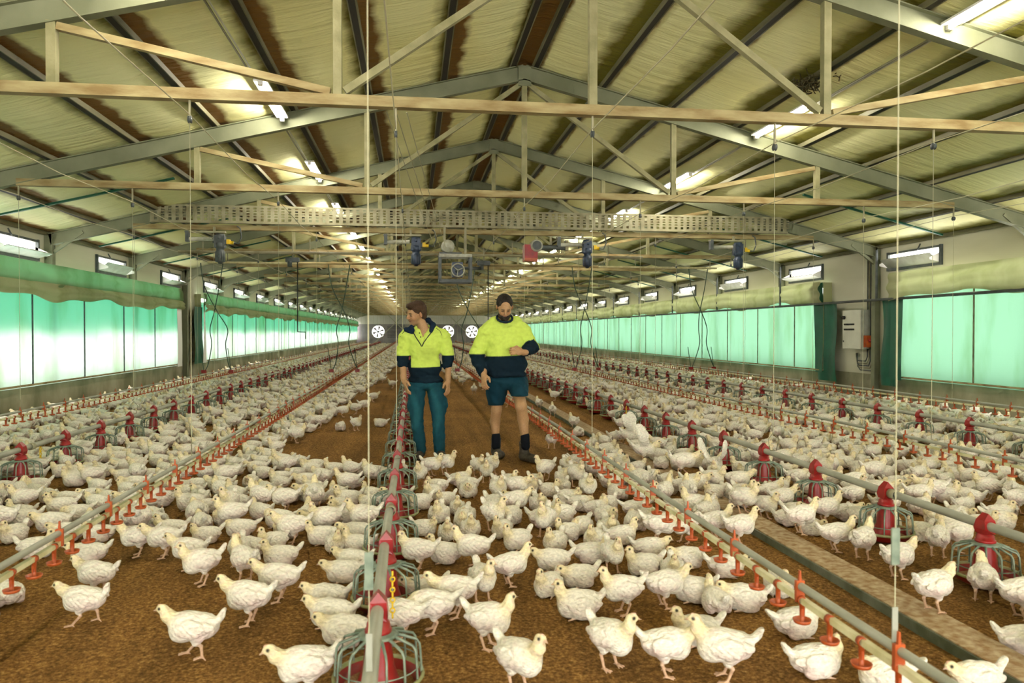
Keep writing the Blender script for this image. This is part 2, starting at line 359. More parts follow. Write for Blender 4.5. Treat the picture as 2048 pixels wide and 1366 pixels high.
def build_ceiling():
    edges = [XC - 8.14] + [XC - p for p in reversed(PURL)] + [XC + p for p in PURL] + [XC + 8.14]
    ts = [0, .05, .11, .17, .24, .33, .45, .57, .68, .77, .85, .91, .96]
    X = []; 
    for i in range(len(edges) - 1):
        for t in ts: X.append((edges[i] + (edges[i + 1] - edges[i]) * t, t, i, edges[i + 1] - edges[i]))
    X.append((edges[-1], 1, len(edges) - 2, 1))
    ys = np.arange(Y0, Y1 + .01, .5); V = []; col = []
    for j, y in enumerate(ys):
        for (x, t, i, w) in X:
            s = math.sin(PI * min(t, 1)) * (.030 + .016 * math.sin(y * 1.9 + i * 2.1) + .010 * math.sin(y * 4.3 + i)) * min(1, w)
            V.append((x, y, roof(x) + .05 - s))
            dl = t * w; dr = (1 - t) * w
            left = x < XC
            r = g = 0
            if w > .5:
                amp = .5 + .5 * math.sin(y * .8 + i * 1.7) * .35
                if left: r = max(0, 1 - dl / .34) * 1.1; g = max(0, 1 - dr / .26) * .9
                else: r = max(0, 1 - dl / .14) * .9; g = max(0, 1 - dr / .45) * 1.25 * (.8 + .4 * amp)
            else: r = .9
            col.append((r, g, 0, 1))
    n = len(X); Fc = [(j * n + i, (j + 1) * n + i, (j + 1) * n + i + 1, j * n + i + 1) for j in range(len(ys) - 1) for i in range(n - 1)]
    me = bpy.data.meshes.new('ceiling'); me.from_pydata(V, [], Fc); me.polygons.foreach_set('use_smooth', [True] * len(Fc))
    ca = me.color_attributes.new('Col', 'FLOAT_COLOR', 'POINT'); ca.data.foreach_set('color', np.array(col).ravel()); me.materials.append(M['ceil']); me.update()
    o = obj('ceiling', me); struct(o)
    sh = MB(); 
    for s in (-1, 1): sh.add([(XC, Y0, RIDGE + .3), (XC + s * 8.4, Y0, EAVE + .24), (XC + s * 8.4, Y1, EAVE + .24), (XC, Y1, RIDGE + .3)], [(0, 1, 2, 3)], 'steel')
    struct(sh.build('ceiling_roof_sheet'))
build_ceiling()
# side walls: concrete plinth, white upper band with inlet openings, panels between the curtain openings
INL = [(t - 1.80, t - .32) for t in BAYS]; IZ = (2.74, 3.02)
def side_wall(side, panels):
    x = XL if side == 'left' else XR; s = -1 if side == 'left' else 1
    w = MB()
    def slab(y0, y1, z0, z1, m='wallw', t=.08): w.box((min(x, x + s * t), y0, z0), (max(x, x + s * t), y1, z1), m)
    slab(Y0, Y1, 2.5, IZ[0]); slab(Y0, Y1, IZ[1], 3.42)
    y = Y0
    for a, b_ in INL:
        slab(y, a, *IZ); y = b_
    slab(y, Y1, *IZ)
    for a, b_ in panels: slab(a, b_, .55, 2.5)
    struct(w.build('wall_' + side))
    p = MB(); p.box((min(x - s * .02, x + s * .15), Y0, -.03), (max(x - s * .02, x + s * .15), Y1, .55), 'concrete')
    struct(p.build('baseboard_' + side))
    c = MB(); c.bar((x - s * .04, Y0, 3.22), (x - s * .04, Y1, 3.22), .05, .07, 'purlin'); struct(c.build('trim_eave_' + side))
side_wall('left', [(21.45, 23.6)])
side_wall('right', [(13.62, 16.15)])
# curtains ------------------------------------------------------
def sheet(name, x, y0, y1, z0, z1, mname, parent, amp=.015, nz=10, off=0.0, step=.12, seed=0, thick=0, gather=0.0, s=1):
    rnd = random.Random(seed); ny = max(4, int((y1 - y0) / step)); ph = [rnd.random() * 9 for _ in range(6)]
    V = []; 
    for j in range(ny + 1):
        y = y0 + (y1 - y0) * j / ny
        for i in range(nz + 1):
            t = i / nz; z = z0 + (z1 - z0) * t
            d = amp * (math.sin(y * 2.3 + ph[0] + t * 1.2) + .6 * math.sin(y * 6.1 + ph[1] - t * 2.0) + .4 * math.sin(y * 11 + ph[2] + t * 3) + .5 * math.sin(t * 5 + y * .9 + ph[3]))
            zz = z
            if gather: zz = z + gather * (.5 * math.sin(y * 1.57 + ph[4]) + .3 * math.sin(y * 3.9 + ph[5])) * (1 - t) ; d += gather * .6 * math.sin(PI * t) + .25 * gather * math.sin(t * 14 + 2 * math.sin(y * 1.1))
            V.append((x + off - s * d, y, zz))
    m = MB(); m.add(V, [(j * (nz + 1) + i, (j + 1) * (nz + 1) + i, (j + 1) * (nz + 1) + i + 1, j * (nz + 1) + i + 1) for j in range(ny) for i in range(nz)], mname, True)
    return m.build(name, parent)
def curtain(side, y0, y1, label, seed, split_z=1.42):
    s = -1 if side == 'left' else 1; x = XL if s < 0 else XR
    t = empty('side_curtain', (x, (y0 + y1) / 2, .55), label, 'curtain', 'translucent side curtains of the barn')
    t.location = (0, 0, 0); x -= s * .20
    st = .12 if y0 < 30 else .3
    if s < 0:
        sheet('curtain_sheet', x, y0, y1, .52, 2.36, 'curt_in', t, .008, 12, s * .03, st, seed, s=s)
        u = sheet('outer_curtain_sheet', x, y0, y1, split_z, 2.36, 'curt_out_l', t, .01, 6, s * .16, st, seed + 5, s=s, gather=.06); u['label'] = 'green upper outer sheet'
    else:
        sheet('curtain_sheet', x, y0, y1, .52, 2.26, 'curt_r', t, .008, 12, s * .03, st, seed, s=s)
    # valance: green loose upper fall and the cream folded hem
    e = s * .012
    if s < 0:
        sheet('valance', x, y0, y1, 2.24, 2.64, 'valance', t, .012, 5, -s * .05, .1 if y0 < 30 else .3, seed + 1, gather=.09, s=s)['label'] = 'loose green top fall of the curtain'
        sheet('folded_hem', x, y0, y1, 2.04, 2.30, 'valance_y', t, .012, 6, -s * .09, .1 if y0 < 30 else .3, seed + 1, gather=.10, s=s)['label'] = 'cream folded hem'
    else:
        sheet('valance', x, y0, y1, 2.12, 2.62, 'valance_y', t, .028, 12, -s * .07, .08 if y0 < 30 else .3, seed + 1, gather=.10, s=s)['label'] = 'bunched cream valance'
    yb = math.ceil((y0 - 1.5) / 2) * 2 + 1.5
    while yb < min(y1, 60):
        if yb > y0 + .1:
            b = MB(); b.bar((x + s * .005, yb, .55), (x + s * .005, yb, 2.5), .02, .02, 'dark' if s < 0 else 'purlin'); b.build('batten', t)
        yb += 2
    for yy in (y0 + .01, y1 - .01):
        m_ = MB(); m_.box((x - .015, yy - .012, .55), (x + s * .2, yy + .012, 2.6), 'valance_y'); m_.build('side_return', t)
    for yy in ((y1 - .32,) if y1 < 30 else (y0,)):
        sheet('end_strip', x, yy, yy + .34, .5, 2.6, 'inletw' if s < 0 else 'tarp', t, .02, 10, -s * .03, .06, seed + 7, s=s)
    hm = MB(); hm.bar((x - s * .0, y0, .555), (x - s * .0, y1, .555), .04, .03, 'chord'); hm.build('bottom_rail', t)
    return t
curtain('left', -4.9, 21.45, 'backlit curtain on the left wall, stretch nearer the camera than the gate column', 1)
curtain('left', 23.6, Y1 - .3, 'backlit curtain on the left wall, long stretch behind the gate column', 9)
curtain('right', -4.9, 13.62, 'mint green curtain on the right wall, nearer the camera than the control cabinet', 21)
curtain('right', 16.15, Y1 - .3, 'mint green curtain on the right wall, beyond the control cabinet', 31)
# far and near end walls
def holed_panel(mb, x0, x1, z0, z1, y, cx, cz, r, m, n=32, t=.06):
    def sq(a):
        c, s = math.cos(a), math.sin(a); k = min(((x1 - cx) / c) if c > 1e-6 else ((x0 - cx) / c) if c < -1e-6 else 1e9, ((z1 - cz) / s) if s > 1e-6 else ((z0 - cz) / s) if s < -1e-6 else 1e9)
        return cx + c * k, cz + s * k
    angs = sorted(set([2 * PI * i / n for i in range(n)] + [math.atan2(b - cz, a - cx) % (2 * PI) for a in (x0, x1) for b in (z0, z1)]))
    V = []; k = len(angs)
    for a in angs: V.append((cx + r * math.cos(a), y, cz + r * math.sin(a))); q = sq(a); V.append((q[0], y, q[1]))
    for a in angs: V.append((cx + r * math.cos(a), y + t, cz + r * math.sin(a)))
    Fq = [(2 * i, 2 * ((i + 1) % k), 2 * ((i + 1) % k) + 1, 2 * i + 1) for i in range(k)] + [(2 * k + i, 2 * k + (i + 1) % k, 2 * ((i + 1) % k), 2 * i) for i in range(k)]
    mb.add(V, Fq, m)
FANS = [-4.03, -.1, 4.09, 6.95]
w = MB(); xs_ = [XL]
for fx in FANS: xs_ += [fx - .85, fx + .85]
xs_.append(XR)
for i in range(0, len(xs_), 2): w.box((xs_[i], Y1, -.03), (xs_[i + 1], Y1 + .06, 2.35), 'fardark')
for fx in FANS:
    holed_panel(w, fx - .85, fx + .85, .6, 2.35, Y1, fx, 1.45, .70, 'fardark'); w.box((fx - .85, Y1, -.03), (fx + .85, Y1 + .06, .6), 'fardark')
w.add([(XL, Y1, 2.35), (XR, Y1, 2.35), (XR, Y1, 3.4), (XC, Y1, RIDGE + .3), (XL, Y1, 3.4)], [(0, 1, 2, 3, 4)], 'farw')
struct(w.build('wall_far'))
w = MB()      # end wall behind the camera; unseen wide doorway added to let in daylight
w.box((XL, Y0 - .06, 0), (-4.4, Y0, 3.3), 'farw'); w.box((7.5, Y0 - .06, 0), (XR, Y0, 3.3), 'farw')
w.add([(XL, Y0, 3.3), (XR, Y0, 3.3), (XR, Y0, 3.4), (XC, Y0, RIDGE + .3), (XL, Y0, 3.4)], [(4, 3, 2, 1, 0)], 'farw'); struct(w.build('wall_near'))
for i, fx in enumerate(FANS):
    lab = ['round exhaust fan in the end wall, nearest the left curtain', 'round exhaust fan in the end wall behind the man in jeans', 'round exhaust fan in the end wall between the two men', 'round exhaust fan in the end wall behind the man in shorts'][i]
    t = empty('exhaust_fan', (fx, Y1, 1.45), lab, 'fan', 'exhaust fans in the end wall')
    r = MB(); r.lathe([(.70, .04), (.76, -.02), (.76, -.12), (.70, -.12), (.70, .04)], 'inletw', axis='y', n=32); r.build('fan_ring', t)
    b = MB()
    for k in range(6):
        a = k * PI / 3 + .3 + i; c, s_ = math.cos(a), math.sin(a)
        b.add([(c * .06 - s_ * .03, -.02, s_ * .06 + c * .03), (c * .06 + s_ * .03, .03, s_ * .06 - c * .03), (c * .66 + s_ * .17, .03, s_ * .66 - c * .17), (c * .66 - s_ * .17, -.03, s_ * .66 + c * .17)], [(0, 1, 2, 3)], 'fardark')
    b.lathe([(.0, -.06), (.13, -.06), (.13, .05), (0, .05)], 'dark', axis='y', n=12); b.build('fan_blades', t)
for i, (a, b_) in enumerate([(-3.0, -1.1), (1.05, 3.0)]):
    c = MB(); c.box((a, Y1 - .05, .7), (b_, Y1 - .005, 2.2), 'fardark')
    for k in range(10): c.box((a, Y1 - .07, .75 + k * .145), (b_, Y1 - .05, .80 + k * .145), 'dark')
    tag(c.build('wall_shutter'), ['closed grey louvre shutter in the end wall beside the leftmost fan', 'closed grey louvre shutter in the end wall left of the middle fan'][i], 'shutter')
for i, cx in enumerate((-2.0, 5.1)):
    t = empty('cross_brace', (cx, Y1 - .3, 0), ['pale crossed steel bracing at the end wall beside the leftmost fan', 'pale crossed steel bracing at the end wall between the men'][i], 'bracing', 'crossed bracing at the end wall'); t.location = (0, 0, 0)
    for s in (-1, 1):
        b = MB(); b.bar((cx - s * 2.6, Y1 - .3, .0), (cx + s * .9, Y1 - .3, 3.4), .09, .09, 'white'); b.build('brace_bar', t)
# ================================================================== STEEL FRAME
for n, y in enumerate(BAYS):
    lab = ('galvanised portal truss with tan bottom chord, %s one away from the camera' % ORD[n - 2]) if n >= 2 else 'galvanised portal truss behind the camera'
    t = empty('roof_truss', (XC, y, 0), lab, 'truss', 'portal trusses of the barn roof' if n >= 2 else 'trusses behind the camera')
    far = y > 45
    for s in (-1, 1):
        m = MB(); a = Vector((0, 0, RIDGE - .11)); b_ = Vector((s * 8.05, 0, EAVE - .09))
        d = (b_ - a).normalized(); up = Vector((0, 0, 1))
        nrm = Vector((-d.z * s, 0, d.x * s)) 
        m.bar(a, b_, .012, .20, 'rafter', up=(0, 0, 1))                         # web
        m.bar(a - nrm * .10, b_ - nrm * .10, .10, .012, 'rafter', up=(0, 0, 1)); m.bar(a + nrm * .10, b_ + nrm * .10, .10, .012, 'rafter', up=(0, 0, 1))
        r_ = m.build('rafter', t)
        c = MB(); x = s * 8.08
        zb = -.02 if (s < 0 and abs(y - 22.35) < .1) or (s > 0 and abs(y - 14.35) < .1) else 2.5
        c.box((x - .09, -.006, zb), (x + .09, .006, EAVE + .02), 'rafter'); c.box((x - .1, -.06, zb), (x - .088, .06, EAVE + .02), 'rafter'); c.box((x + .088, -.06, zb), (x + .1, .06, EAVE + .02), 'rafter')
        if zb > 0: c.box((x + s * .03 - .02, -.02, .5), (x + s * .03 + .02, .02, 2.5), 'rafter')
        c.build('column', t)
        g = MB(); g.bar((x - s * .05, 0, EAVE - .35), (x - s * .6, 0, EAVE + .06), .05, .05, 'rafter'); g.build('knee_plate', t)
    ch = MB(); zc = 3.38; ch.bar((-6.62, 0, zc), (6.62, 0, zc), .09, .09, 'chord'); ch.build('bottom_chord', t)
    if not far or n % 2 == 0 or True:
        for xo in (-4.4, -2.18, 0, 2.18, 4.4):
            p = MB(); p.bar((xo, 0, zc + .04), (xo, 0, roof(XC + xo) - .2), .07, .07, 'post'); p.build('post', t)
        for s in (-1, 1):
            p = MB(); p.bar((s * .04, 0, RIDGE - .26), (s * 2.12, 0, zc + .08), .06, .06, 'post'); p.build('diagonal_brace', t)
            p = MB(); p.bar((s * 4.36, 0, roof(XC + s * 4.4) - .24), (s * 2.24, 0, zc + .07), .06, .06, 'chord'); p.build('diagonal_brace', t)
        g = MB(); g.box((-.09, -.05, RIDGE - .3), (.09, .05, RIDGE - .02), 'rafter'); g.build('apex_plate', t)
names = ['ridge', 'second', 'third', 'fourth', 'fifth', 'sixth', 'seventh', 'eighth']
for s in (-1, 1):
    for i, p in enumerate(PURL):
        x = XC + s * p; z = roof(x) + .045
        m = MB(); m.box((x - .048, Y0, z - .046), (x - .034, Y1, z + .06), 'purlin'); m.box((x + .034, Y0, z - .046), (x + .048, Y1, z + .06), 'purlin')
        m.box((x - .034, Y0, z - .044), (x + .034, Y1, z - .03), 'purlin_dark')  # plate across the channel, coloured as the shade of its slot
        side = 'left' if s < 0 else 'right'
        tag(m.build('roof_purlin'), 'long steel roof purlin on the %s slope, %s' % (side, 'along the ridge' if i == 0 else names[i] + ' down from the ridge'), 'purlin', 'roof purlins')
# purlin bridging bars near the eaves (dark cross strips)
for s, side in ((-1, 'left'), (1, 'right')):
    for k, y in enumerate(BAYS[3:8]):
        x0 = XC + s * 5.3; x1 = XC + s * 8.0
        m = MB(); m.bar((x0, y + 2, roof(x0) - .02), (x1, y + 2, roof(x1) - .02), .05, .03, 'tarp')
        tag(m.build('bridging_strap'), 'dark green strap between eave purlins of the %s slope, %s bay' % (side, ORD[k]), 'strap', 'straps between the eave purlins')
# ================================================================== LAMPS
LAMPY = [-2.45, 1.6, 5.6] + [9.5 + 4.04 * k for k in range(19)]
for side, lx in (('left', -1.72), ('right', 4.95)):
    for k, y in enumerate(LAMPY):
        z = 4.28
        vis = y > 5
        lab = ('glowing fluorescent tube under the %s roof slope, %s from the camera' % (side, ORD[k - 2])) if vis else 'fluorescent tube behind the camera'
        t = empty('tube_lamp', (lx, y, z), lab, 'lamp', 'fluorescent tubes of the %s row' % side if vis else 'tubes behind the camera')
        m = MB(); m.tube([(0, -.7, 0), (0, .7, 0)], .018, 'tube', 8); m.build('glass_tube', t)
        m = MB(); m.box((-.075, -.74, .022), (.075, .74, .045), 'inletw')
        m.box((-.025, -.76, -.025), (.025, -.70, .03), 'inletw'); m.box((-.025, .70, -.025), (.025, .76, .03), 'inletw'); m.build('housing', t)
        m = MB()
        for yy in (-.5, .5): m.tube([(0, yy, .05), (0, yy, roof(lx) - z)], .006, 'dark', 5)
        m.build('hanger', t)
for side, lx in (('left', -1.80), ('right', 5.03)):   # conduit that feeds the lamps
    m = MB(); z = roof(lx) - .03; m.tube([(lx, Y0 + .2, z), (lx, Y1 - .2, z)], .012, 'steel', 6); m.tube([(lx + .035, Y0 + .2, z), (lx + .035, Y1 - .2, z)], .010, 'white', 6)
    tag(m.build('lamp_conduit'), 'pair of thin conduits along the %s lamp row under the roof' % side, 'conduit')
# ================================================================== FEEDER AND DRINKER LINES
FX = [-3.66, -.14, 3.25, 6.72]; WX = [-5.05, -1.80, 1.56, 4.82, 8.20]
FNAME = ['left feeder line', 'centre feeder line by the men', 'right feeder line', 'far right feeder line']
def pan_mesh():
    """one feeder pan about its centre on the litter: dish, grill, hopper"""
    d = MB()
    d.lathe([(.02, .012), (.115, .010), (.150, .030), (.174, .066), (.178, .070)], 'red', n=28)
    d.lathe([(.02, .016), (.112, .016), (.150, .034), (.168, .068)], 'red', n=28)
    d.lathe([(.178, .062), (.185, .070), (.183, .080), (.173, .080), (.168, .068)], 'rim', n=28)
    d.lathe([(0, .034), (.10, .030), (.142, .036)], 'feed', n=20)
    g = MB()
    for k in range(14):
        a = 2 * PI * k / 14; c, s = math.cos(a), math.sin(a)
        g.tube([(c * r, s * r, z) for r, z in ((.045, .240), (.10, .226), (.152, .208), (.164, .190), (.170, .12), (.172, .076))], [.008, .0068, .0058, .0055, .005, .005], 'grill', 5, cap=False)
    g.lathe([(.030, .250), (.070, .243), (.082, .234), (.06, .230)], 'grill', n=28); g.lathe([(.167, .115), (.170, .118), (.167, .121)], 'grill', n=28)
    h = MB()
    h.lathe([(.030, .30), (.046, .285), (.048, .262), (.054, .26), (.054, .248), (.048, .246), (.048, .236), (.05, .22), (.062, .12), (.085, .045), (.10, .034)], 'red', n=18)
    # saddle clamped over the pipe with a pointed ridge
    P = lambda y: [(-.042, y, .325), (-.034, y, .372), (0, y, .412), (.034, y, .372), (.042, y, .325), (.036, y, .295), (-.036, y, .295)]
    v = P(-.032) + P(.032); v[2] = (0, -.022, .412); v[9] = (0, .022, .412); v[0] = (-.04, -.045, .325); v[4] = (.04, -.045, .325); v[7] = (-.04, .045, .325); v[11] = (.04, .045, .325)
    h.add(v, [(i, (i + 1) % 7, 7 + (i + 1) % 7, 7 + i) for i in range(7)] + [(6, 5, 4, 3, 2, 1, 0), (7, 8, 9, 10, 11, 12, 13)], 'red')
    return d, g, h
pd, pg, ph = pan_mesh()
far = MB()      # small far pans: one mesh, same outline, lighter
far.lathe([(.02, .012), (.115, .010), (.172, .070), (.178, .078), (.165, .08), (.14, .034), (0, .034)], 'red', n=12)
for k in range(14):
    a = 2 * PI * k / 14; c, s = math.cos(a), math.sin(a); far.tube([(c * .045, s * .045, .232), (c * .14, s * .14, .19), (c * .163, s * .163, .076)], .005, 'grill', 4, cap=False)
far.lathe([(0, .412), (.035, .37), (.042, .30), (.048, .24), (.062, .12), (.10, .034)], 'red', n=8)
PANS = []
P0Y = [7.5, 3.0, 3.83, 7.28]
def feeder_line(i, x):
    t = empty('feeder_line', (x, 0, 0), 'long grey auger pipe with red feeder pans, the ' + FNAME[i], 'feeder line', 'feeder lines along the barn')
    m = MB(); yy = np.arange(1.0 if i == 1 else 2.4, 86.5, 3.0)
    m.tube([(0, .4, .34)] + [(0.012 * math.sin(y * 1.3), y, .34 + .004 * math.sin(y)) for y in yy] + [(0, 87, .34)], .026, 'pipe', 14)
    m.build('auger_pipe', t)
    for y in np.arange(1.6, 40, 3.05):
        c = MB(); c.lathe([(.027, -.03), (.033, -.03), (.033, .03), (.027, .03)], 'steel', c=(0, y, .34), axis='y', n=14); c.build('pipe_coupling', t)
    y = P0Y[i]
    while y > 1.4: y -= .9
    n = 0; first = None
    while y < 86:
        if y > 1.0 and n < 100:
            if y < 26:
                if first is None:
                    o = pd.build('feeder_pan', t, (0, y, 0)); g = pg.build('grill', o); h = ph.build('hopper', o); first = (o, g, h)
                else:
                    o = first[0].copy(); C.objects.link(o); o.parent = t; o.location = (0, y, 0)
                    for q in first[1:]: c = q.copy(); C.objects.link(c); c.parent = o
                o.rotation_euler = (0, 0, random.uniform(-.03, .03))
            else:
                if not hasattr(far, 'o'): far.o = far.build('feeder_pan', t, (0, y, 0))
                else: c = far.o.copy(); C.objects.link(c); c.parent = t; c.location = (0, y, 0)
            PANS.append((x, y)); n += 1
        y += .9
    return t
for i, x in enumerate(FX): feeder_line(i, x)
WNAME = ['drinker line beside the left wall', 'left drinker line', 'drinker line right of the man in shorts', 'right drinker line', 'drinker line beside the right wall']
def cup_mesh():
    m = MB()
    m.lathe([(.0, .0), (.026, .002), (.034, .012), (.037, .012), (.032, -.002), (.014, -.006), (0, -.006)], 'orange', c=(0, 0, .275), n=14)
    m.tube([(0, 0, .272), (0, 0, .350)], [.0095, .0115], 'orange', 8); m.box((-.004, -.012, .30), (.004, .012, .33), 'orange')
    m.lathe([(.014, -.012), (.018, -.012), (.018, .012), (.014, .012)], 'orange', c=(0, 0, .362), axis='y', n=10)
    return m
cupm = cup_mesh(); cup0 = [None]
def drinker_line(i, x):
    t = empty('drinker_line', (x, 0, 0), 'pale water pipe with orange-red nipple cups, the ' + WNAME[i], 'drinker line', 'drinker lines along the barn')
    m = MB(); ys = [.5] + list(np.arange(2, 86, 3.0)) + [87]
    m.tube([(.006 * math.sin(y), y, .415 + .004 * math.sin(y * 1.7)) for y in ys], .016, 'pipe', 12); m.build('support_pipe', t)
    m = MB()
    for a, b_ in zip(ys[:-1], ys[1:]): m.bar((.006 * math.sin(a), a, .362 + .004 * math.sin(a * 1.7)), (.006 * math.sin(b_), b_, .362 + .004 * math.sin(b_ * 1.7)), .024, .024, 'wpipe')
    m.build('water_pipe', t)
    # orange clips that hang the water pipe from the support pipe
    st = {0: 6, 1: 2.2, 2: 2.2, 3: 3.0, 4: 5.5}[i]
    y = st; k = 0; rest = MB(); restc = MB()
    while y < 86:
        c = MB() if k < 60 else restc
        yo = 0 if k < 60 else y
        c.box((-.018, yo - .008, .350), (.018, yo + .008, .438), 'orange'); c.add([(-.006, yo - .006, .43), (.006, yo - .006, .43), (.006, yo + .006, .43), (-.006, yo + .006, .43), (-.003, yo - .005, .478), (.003, yo - .005, .478), (.003, yo + .005, .478), (-.003, yo + .005, .478)], [(0, 1, 5, 4), (1, 2, 6, 5), (2, 3, 7, 6), (3, 0, 4, 7), (4, 5, 6, 7)], 'orange')
        if k < 60: c.build('pipe_clip', t, (0, y, 0))
        y += .62; k += 1
    tag(restc.build('pipe_clip', t), kind='stuff')
    y = st - 1.2 if i in (1, 2) else st; k = 0
    while y < 86:
        if k < 100:
            if cup0[0] is None: cup0[0] = cupm.build('drinker_cup', t, (0, y, 0))
            else: c = cup0[0].copy(); C.objects.link(c); c.parent = t; c.location = (0, y, 0); c.rotation_euler = (0, 0, random.uniform(-.4, .4))
        else:
            rest.lathe([(0, .272), (.026, .272), (.030, .287), (.006, .28), (.006, .35)], 'orange', c=(0, y, 0), n=6)
        y += .2; k += 1
    tag(rest.build('drinker_cup', t), kind='stuff')
    return t
for i, x in enumerate(WX): drinker_line(i, x)
# winch cables, pulleys and drop cords of every line
allx = sorted([(x, 'feeder', FNAME[i]) for i, x in enumerate(FX)] + [(x, 'drinker', WNAME[i]) for i, x in enumerate(WX)])
for x, kind, nm in allx:
    t = empty('winch_cable', (x, 0, 0), 'thin winch cable and cords above the ' + nm, 'cable', 'winch cables of the lines')
    zt = 3.20 if kind == 'drinker' else 3.14
    m = MB(); pts = [(0, .3, zt + .02)]
    for y in BAYS[2:]: pts += [(0, y - 2, zt - .03), (0, y, zt + .02)]
    m.tube(pts, .005, 'cable', 5); m.build('main_cable', t)
    ztop = .41 if kind == 'drinker' else .37
    for k, y in enumerate(BAYS[2:]):
        if y > 60: break
        y_ = y - .0
        c = MB(); c.tube([(0, y_, zt - .03), (0, y_, ztop + .15)], .0030, 'cord', 5)
        c.tube([(0, y_, ztop + .16), (.05, y_, ztop + .1), (.03, y_, ztop), (-.03, y_, ztop), (-.05, y_, ztop + .1), (0, y_, ztop + .16)] if kind == 'feeder' else [(0, y_, ztop + .16), (0, y_, ztop)], .004, 'steel', 5)
        c.build('drop_cord', t)
        if y < 32:
            c = MB(); c.lathe([(.0, -.012), (.032, -.012), (.026, 0), (.032, .012), (0, .012)], 'dark', c=(0, y_, zt - .02), axis='x', n=12)
            c.bar((0, y_, zt), (0, y_, 3.34), .016, .016, 'steel'); c.build('pulley', t)
for x, y, z0, lab, kindz in ((1.56, 2.22, .43, 'white cord with a grey plastic tag holding the drinker line nearest the camera', 1), (-.14, 2.38, .37, 'white cord running down to the near end of the centre feeder pipe', 0)):
    t = empty('suspension_cord', (x, y, 0), lab, 'cord')
    m = MB(); m.tube([(0, 0, z0 + .12), (0, 0, 4.9)], .0019, 'cord', 6); m.build('cord', t)
    m = MB()
    m.box((-.010, -.002, z0 + .0), (.010, .002, z0 + .12), 'flap'); m.build('cord_hook', t); m = MB(); m.box((-.014, -.003, z0 + .26), (.014, .003, z0 + .38), 'grill'); m.build('cord_adjuster', t)
# low kerb running along the barn
k_ = MB(); k_.box((2.41, Y0, -.03), (2.422, Y1, .042), 'kerbside'); k_.box((2.422, Y0, -.03), (2.62, Y1, .048), 'kerb')
tag(k_.build('floor_kerb'), 'low concrete kerb with green-grey face running along the litter', 'kerb')
# ================================================================== WALL INLETS
def inlet(side, k, y0, y1, openf):
    s = -1 if side == 'left' else 1; x = XL if s < 0 else XR; L_ = y1 - y0
    lab = '%s air inlet hood on the %s wall, %s from the camera' % ('open' if openf > .6 else 'half-closed', side, ORD[k])
    t = empty('air_inlet', (x, (y0 + y1) / 2, IZ[0]), lab, 'air inlet', 'air inlet hoods on the %s wall' % side)
    f = MB(); h = L_ / 2; H = IZ[1] - IZ[0]
    for a, b_ in (((-h - .05), -h), (h, h + .05)): f.box((min(0, -s * .05), a, -.05), (max(0, -s * .05), b_, H + .05), 'dark')
    f.box((min(0, -s * .05), -h, -.05), (max(0, -s * .05), h, 0), 'dark'); f.box((min(0, -s * .05), -h, H), (max(0, -s * .05), h, H + .04), 'dark'); f.build('frame', t)
    for yy in (-h, h):   # dark cheek
        c = MB(); c.add([(0, yy, 0), (-s * .24, yy, .05), (-s * .24, yy, .09), (0, yy, .20)], [(0, 1, 2, 3)], 'inletw'); c.build('side_cheek', t)
    a = math.radians(72 if openf > .6 else 48); d = .26
    fl_ = MB(); fl_.bar((-s * .04, 0, 0), (-s * (.04 + d * math.sin(a)), 0, d * math.cos(a)), 2 * h - .02, .014, 'flap', up=(0, 0, 1))
    fl_.build('flap', t)
    r = MB(); r.bar((-s * .10, -h * .3, H), (-s * .04, -h * .3, H + .12), .02, .02, 'dark'); r.build('lift_hook', t)
for side in ('left', 'right'):
    k = 0
    for i, (a, b_) in enumerate(INL):
        if BAYS[i] < 9: continue
        inlet(side, k, a, b_, 1.0 if ((k % 2 == 0) == (side == 'right')) or k in (4, 9) else .3); k += 1
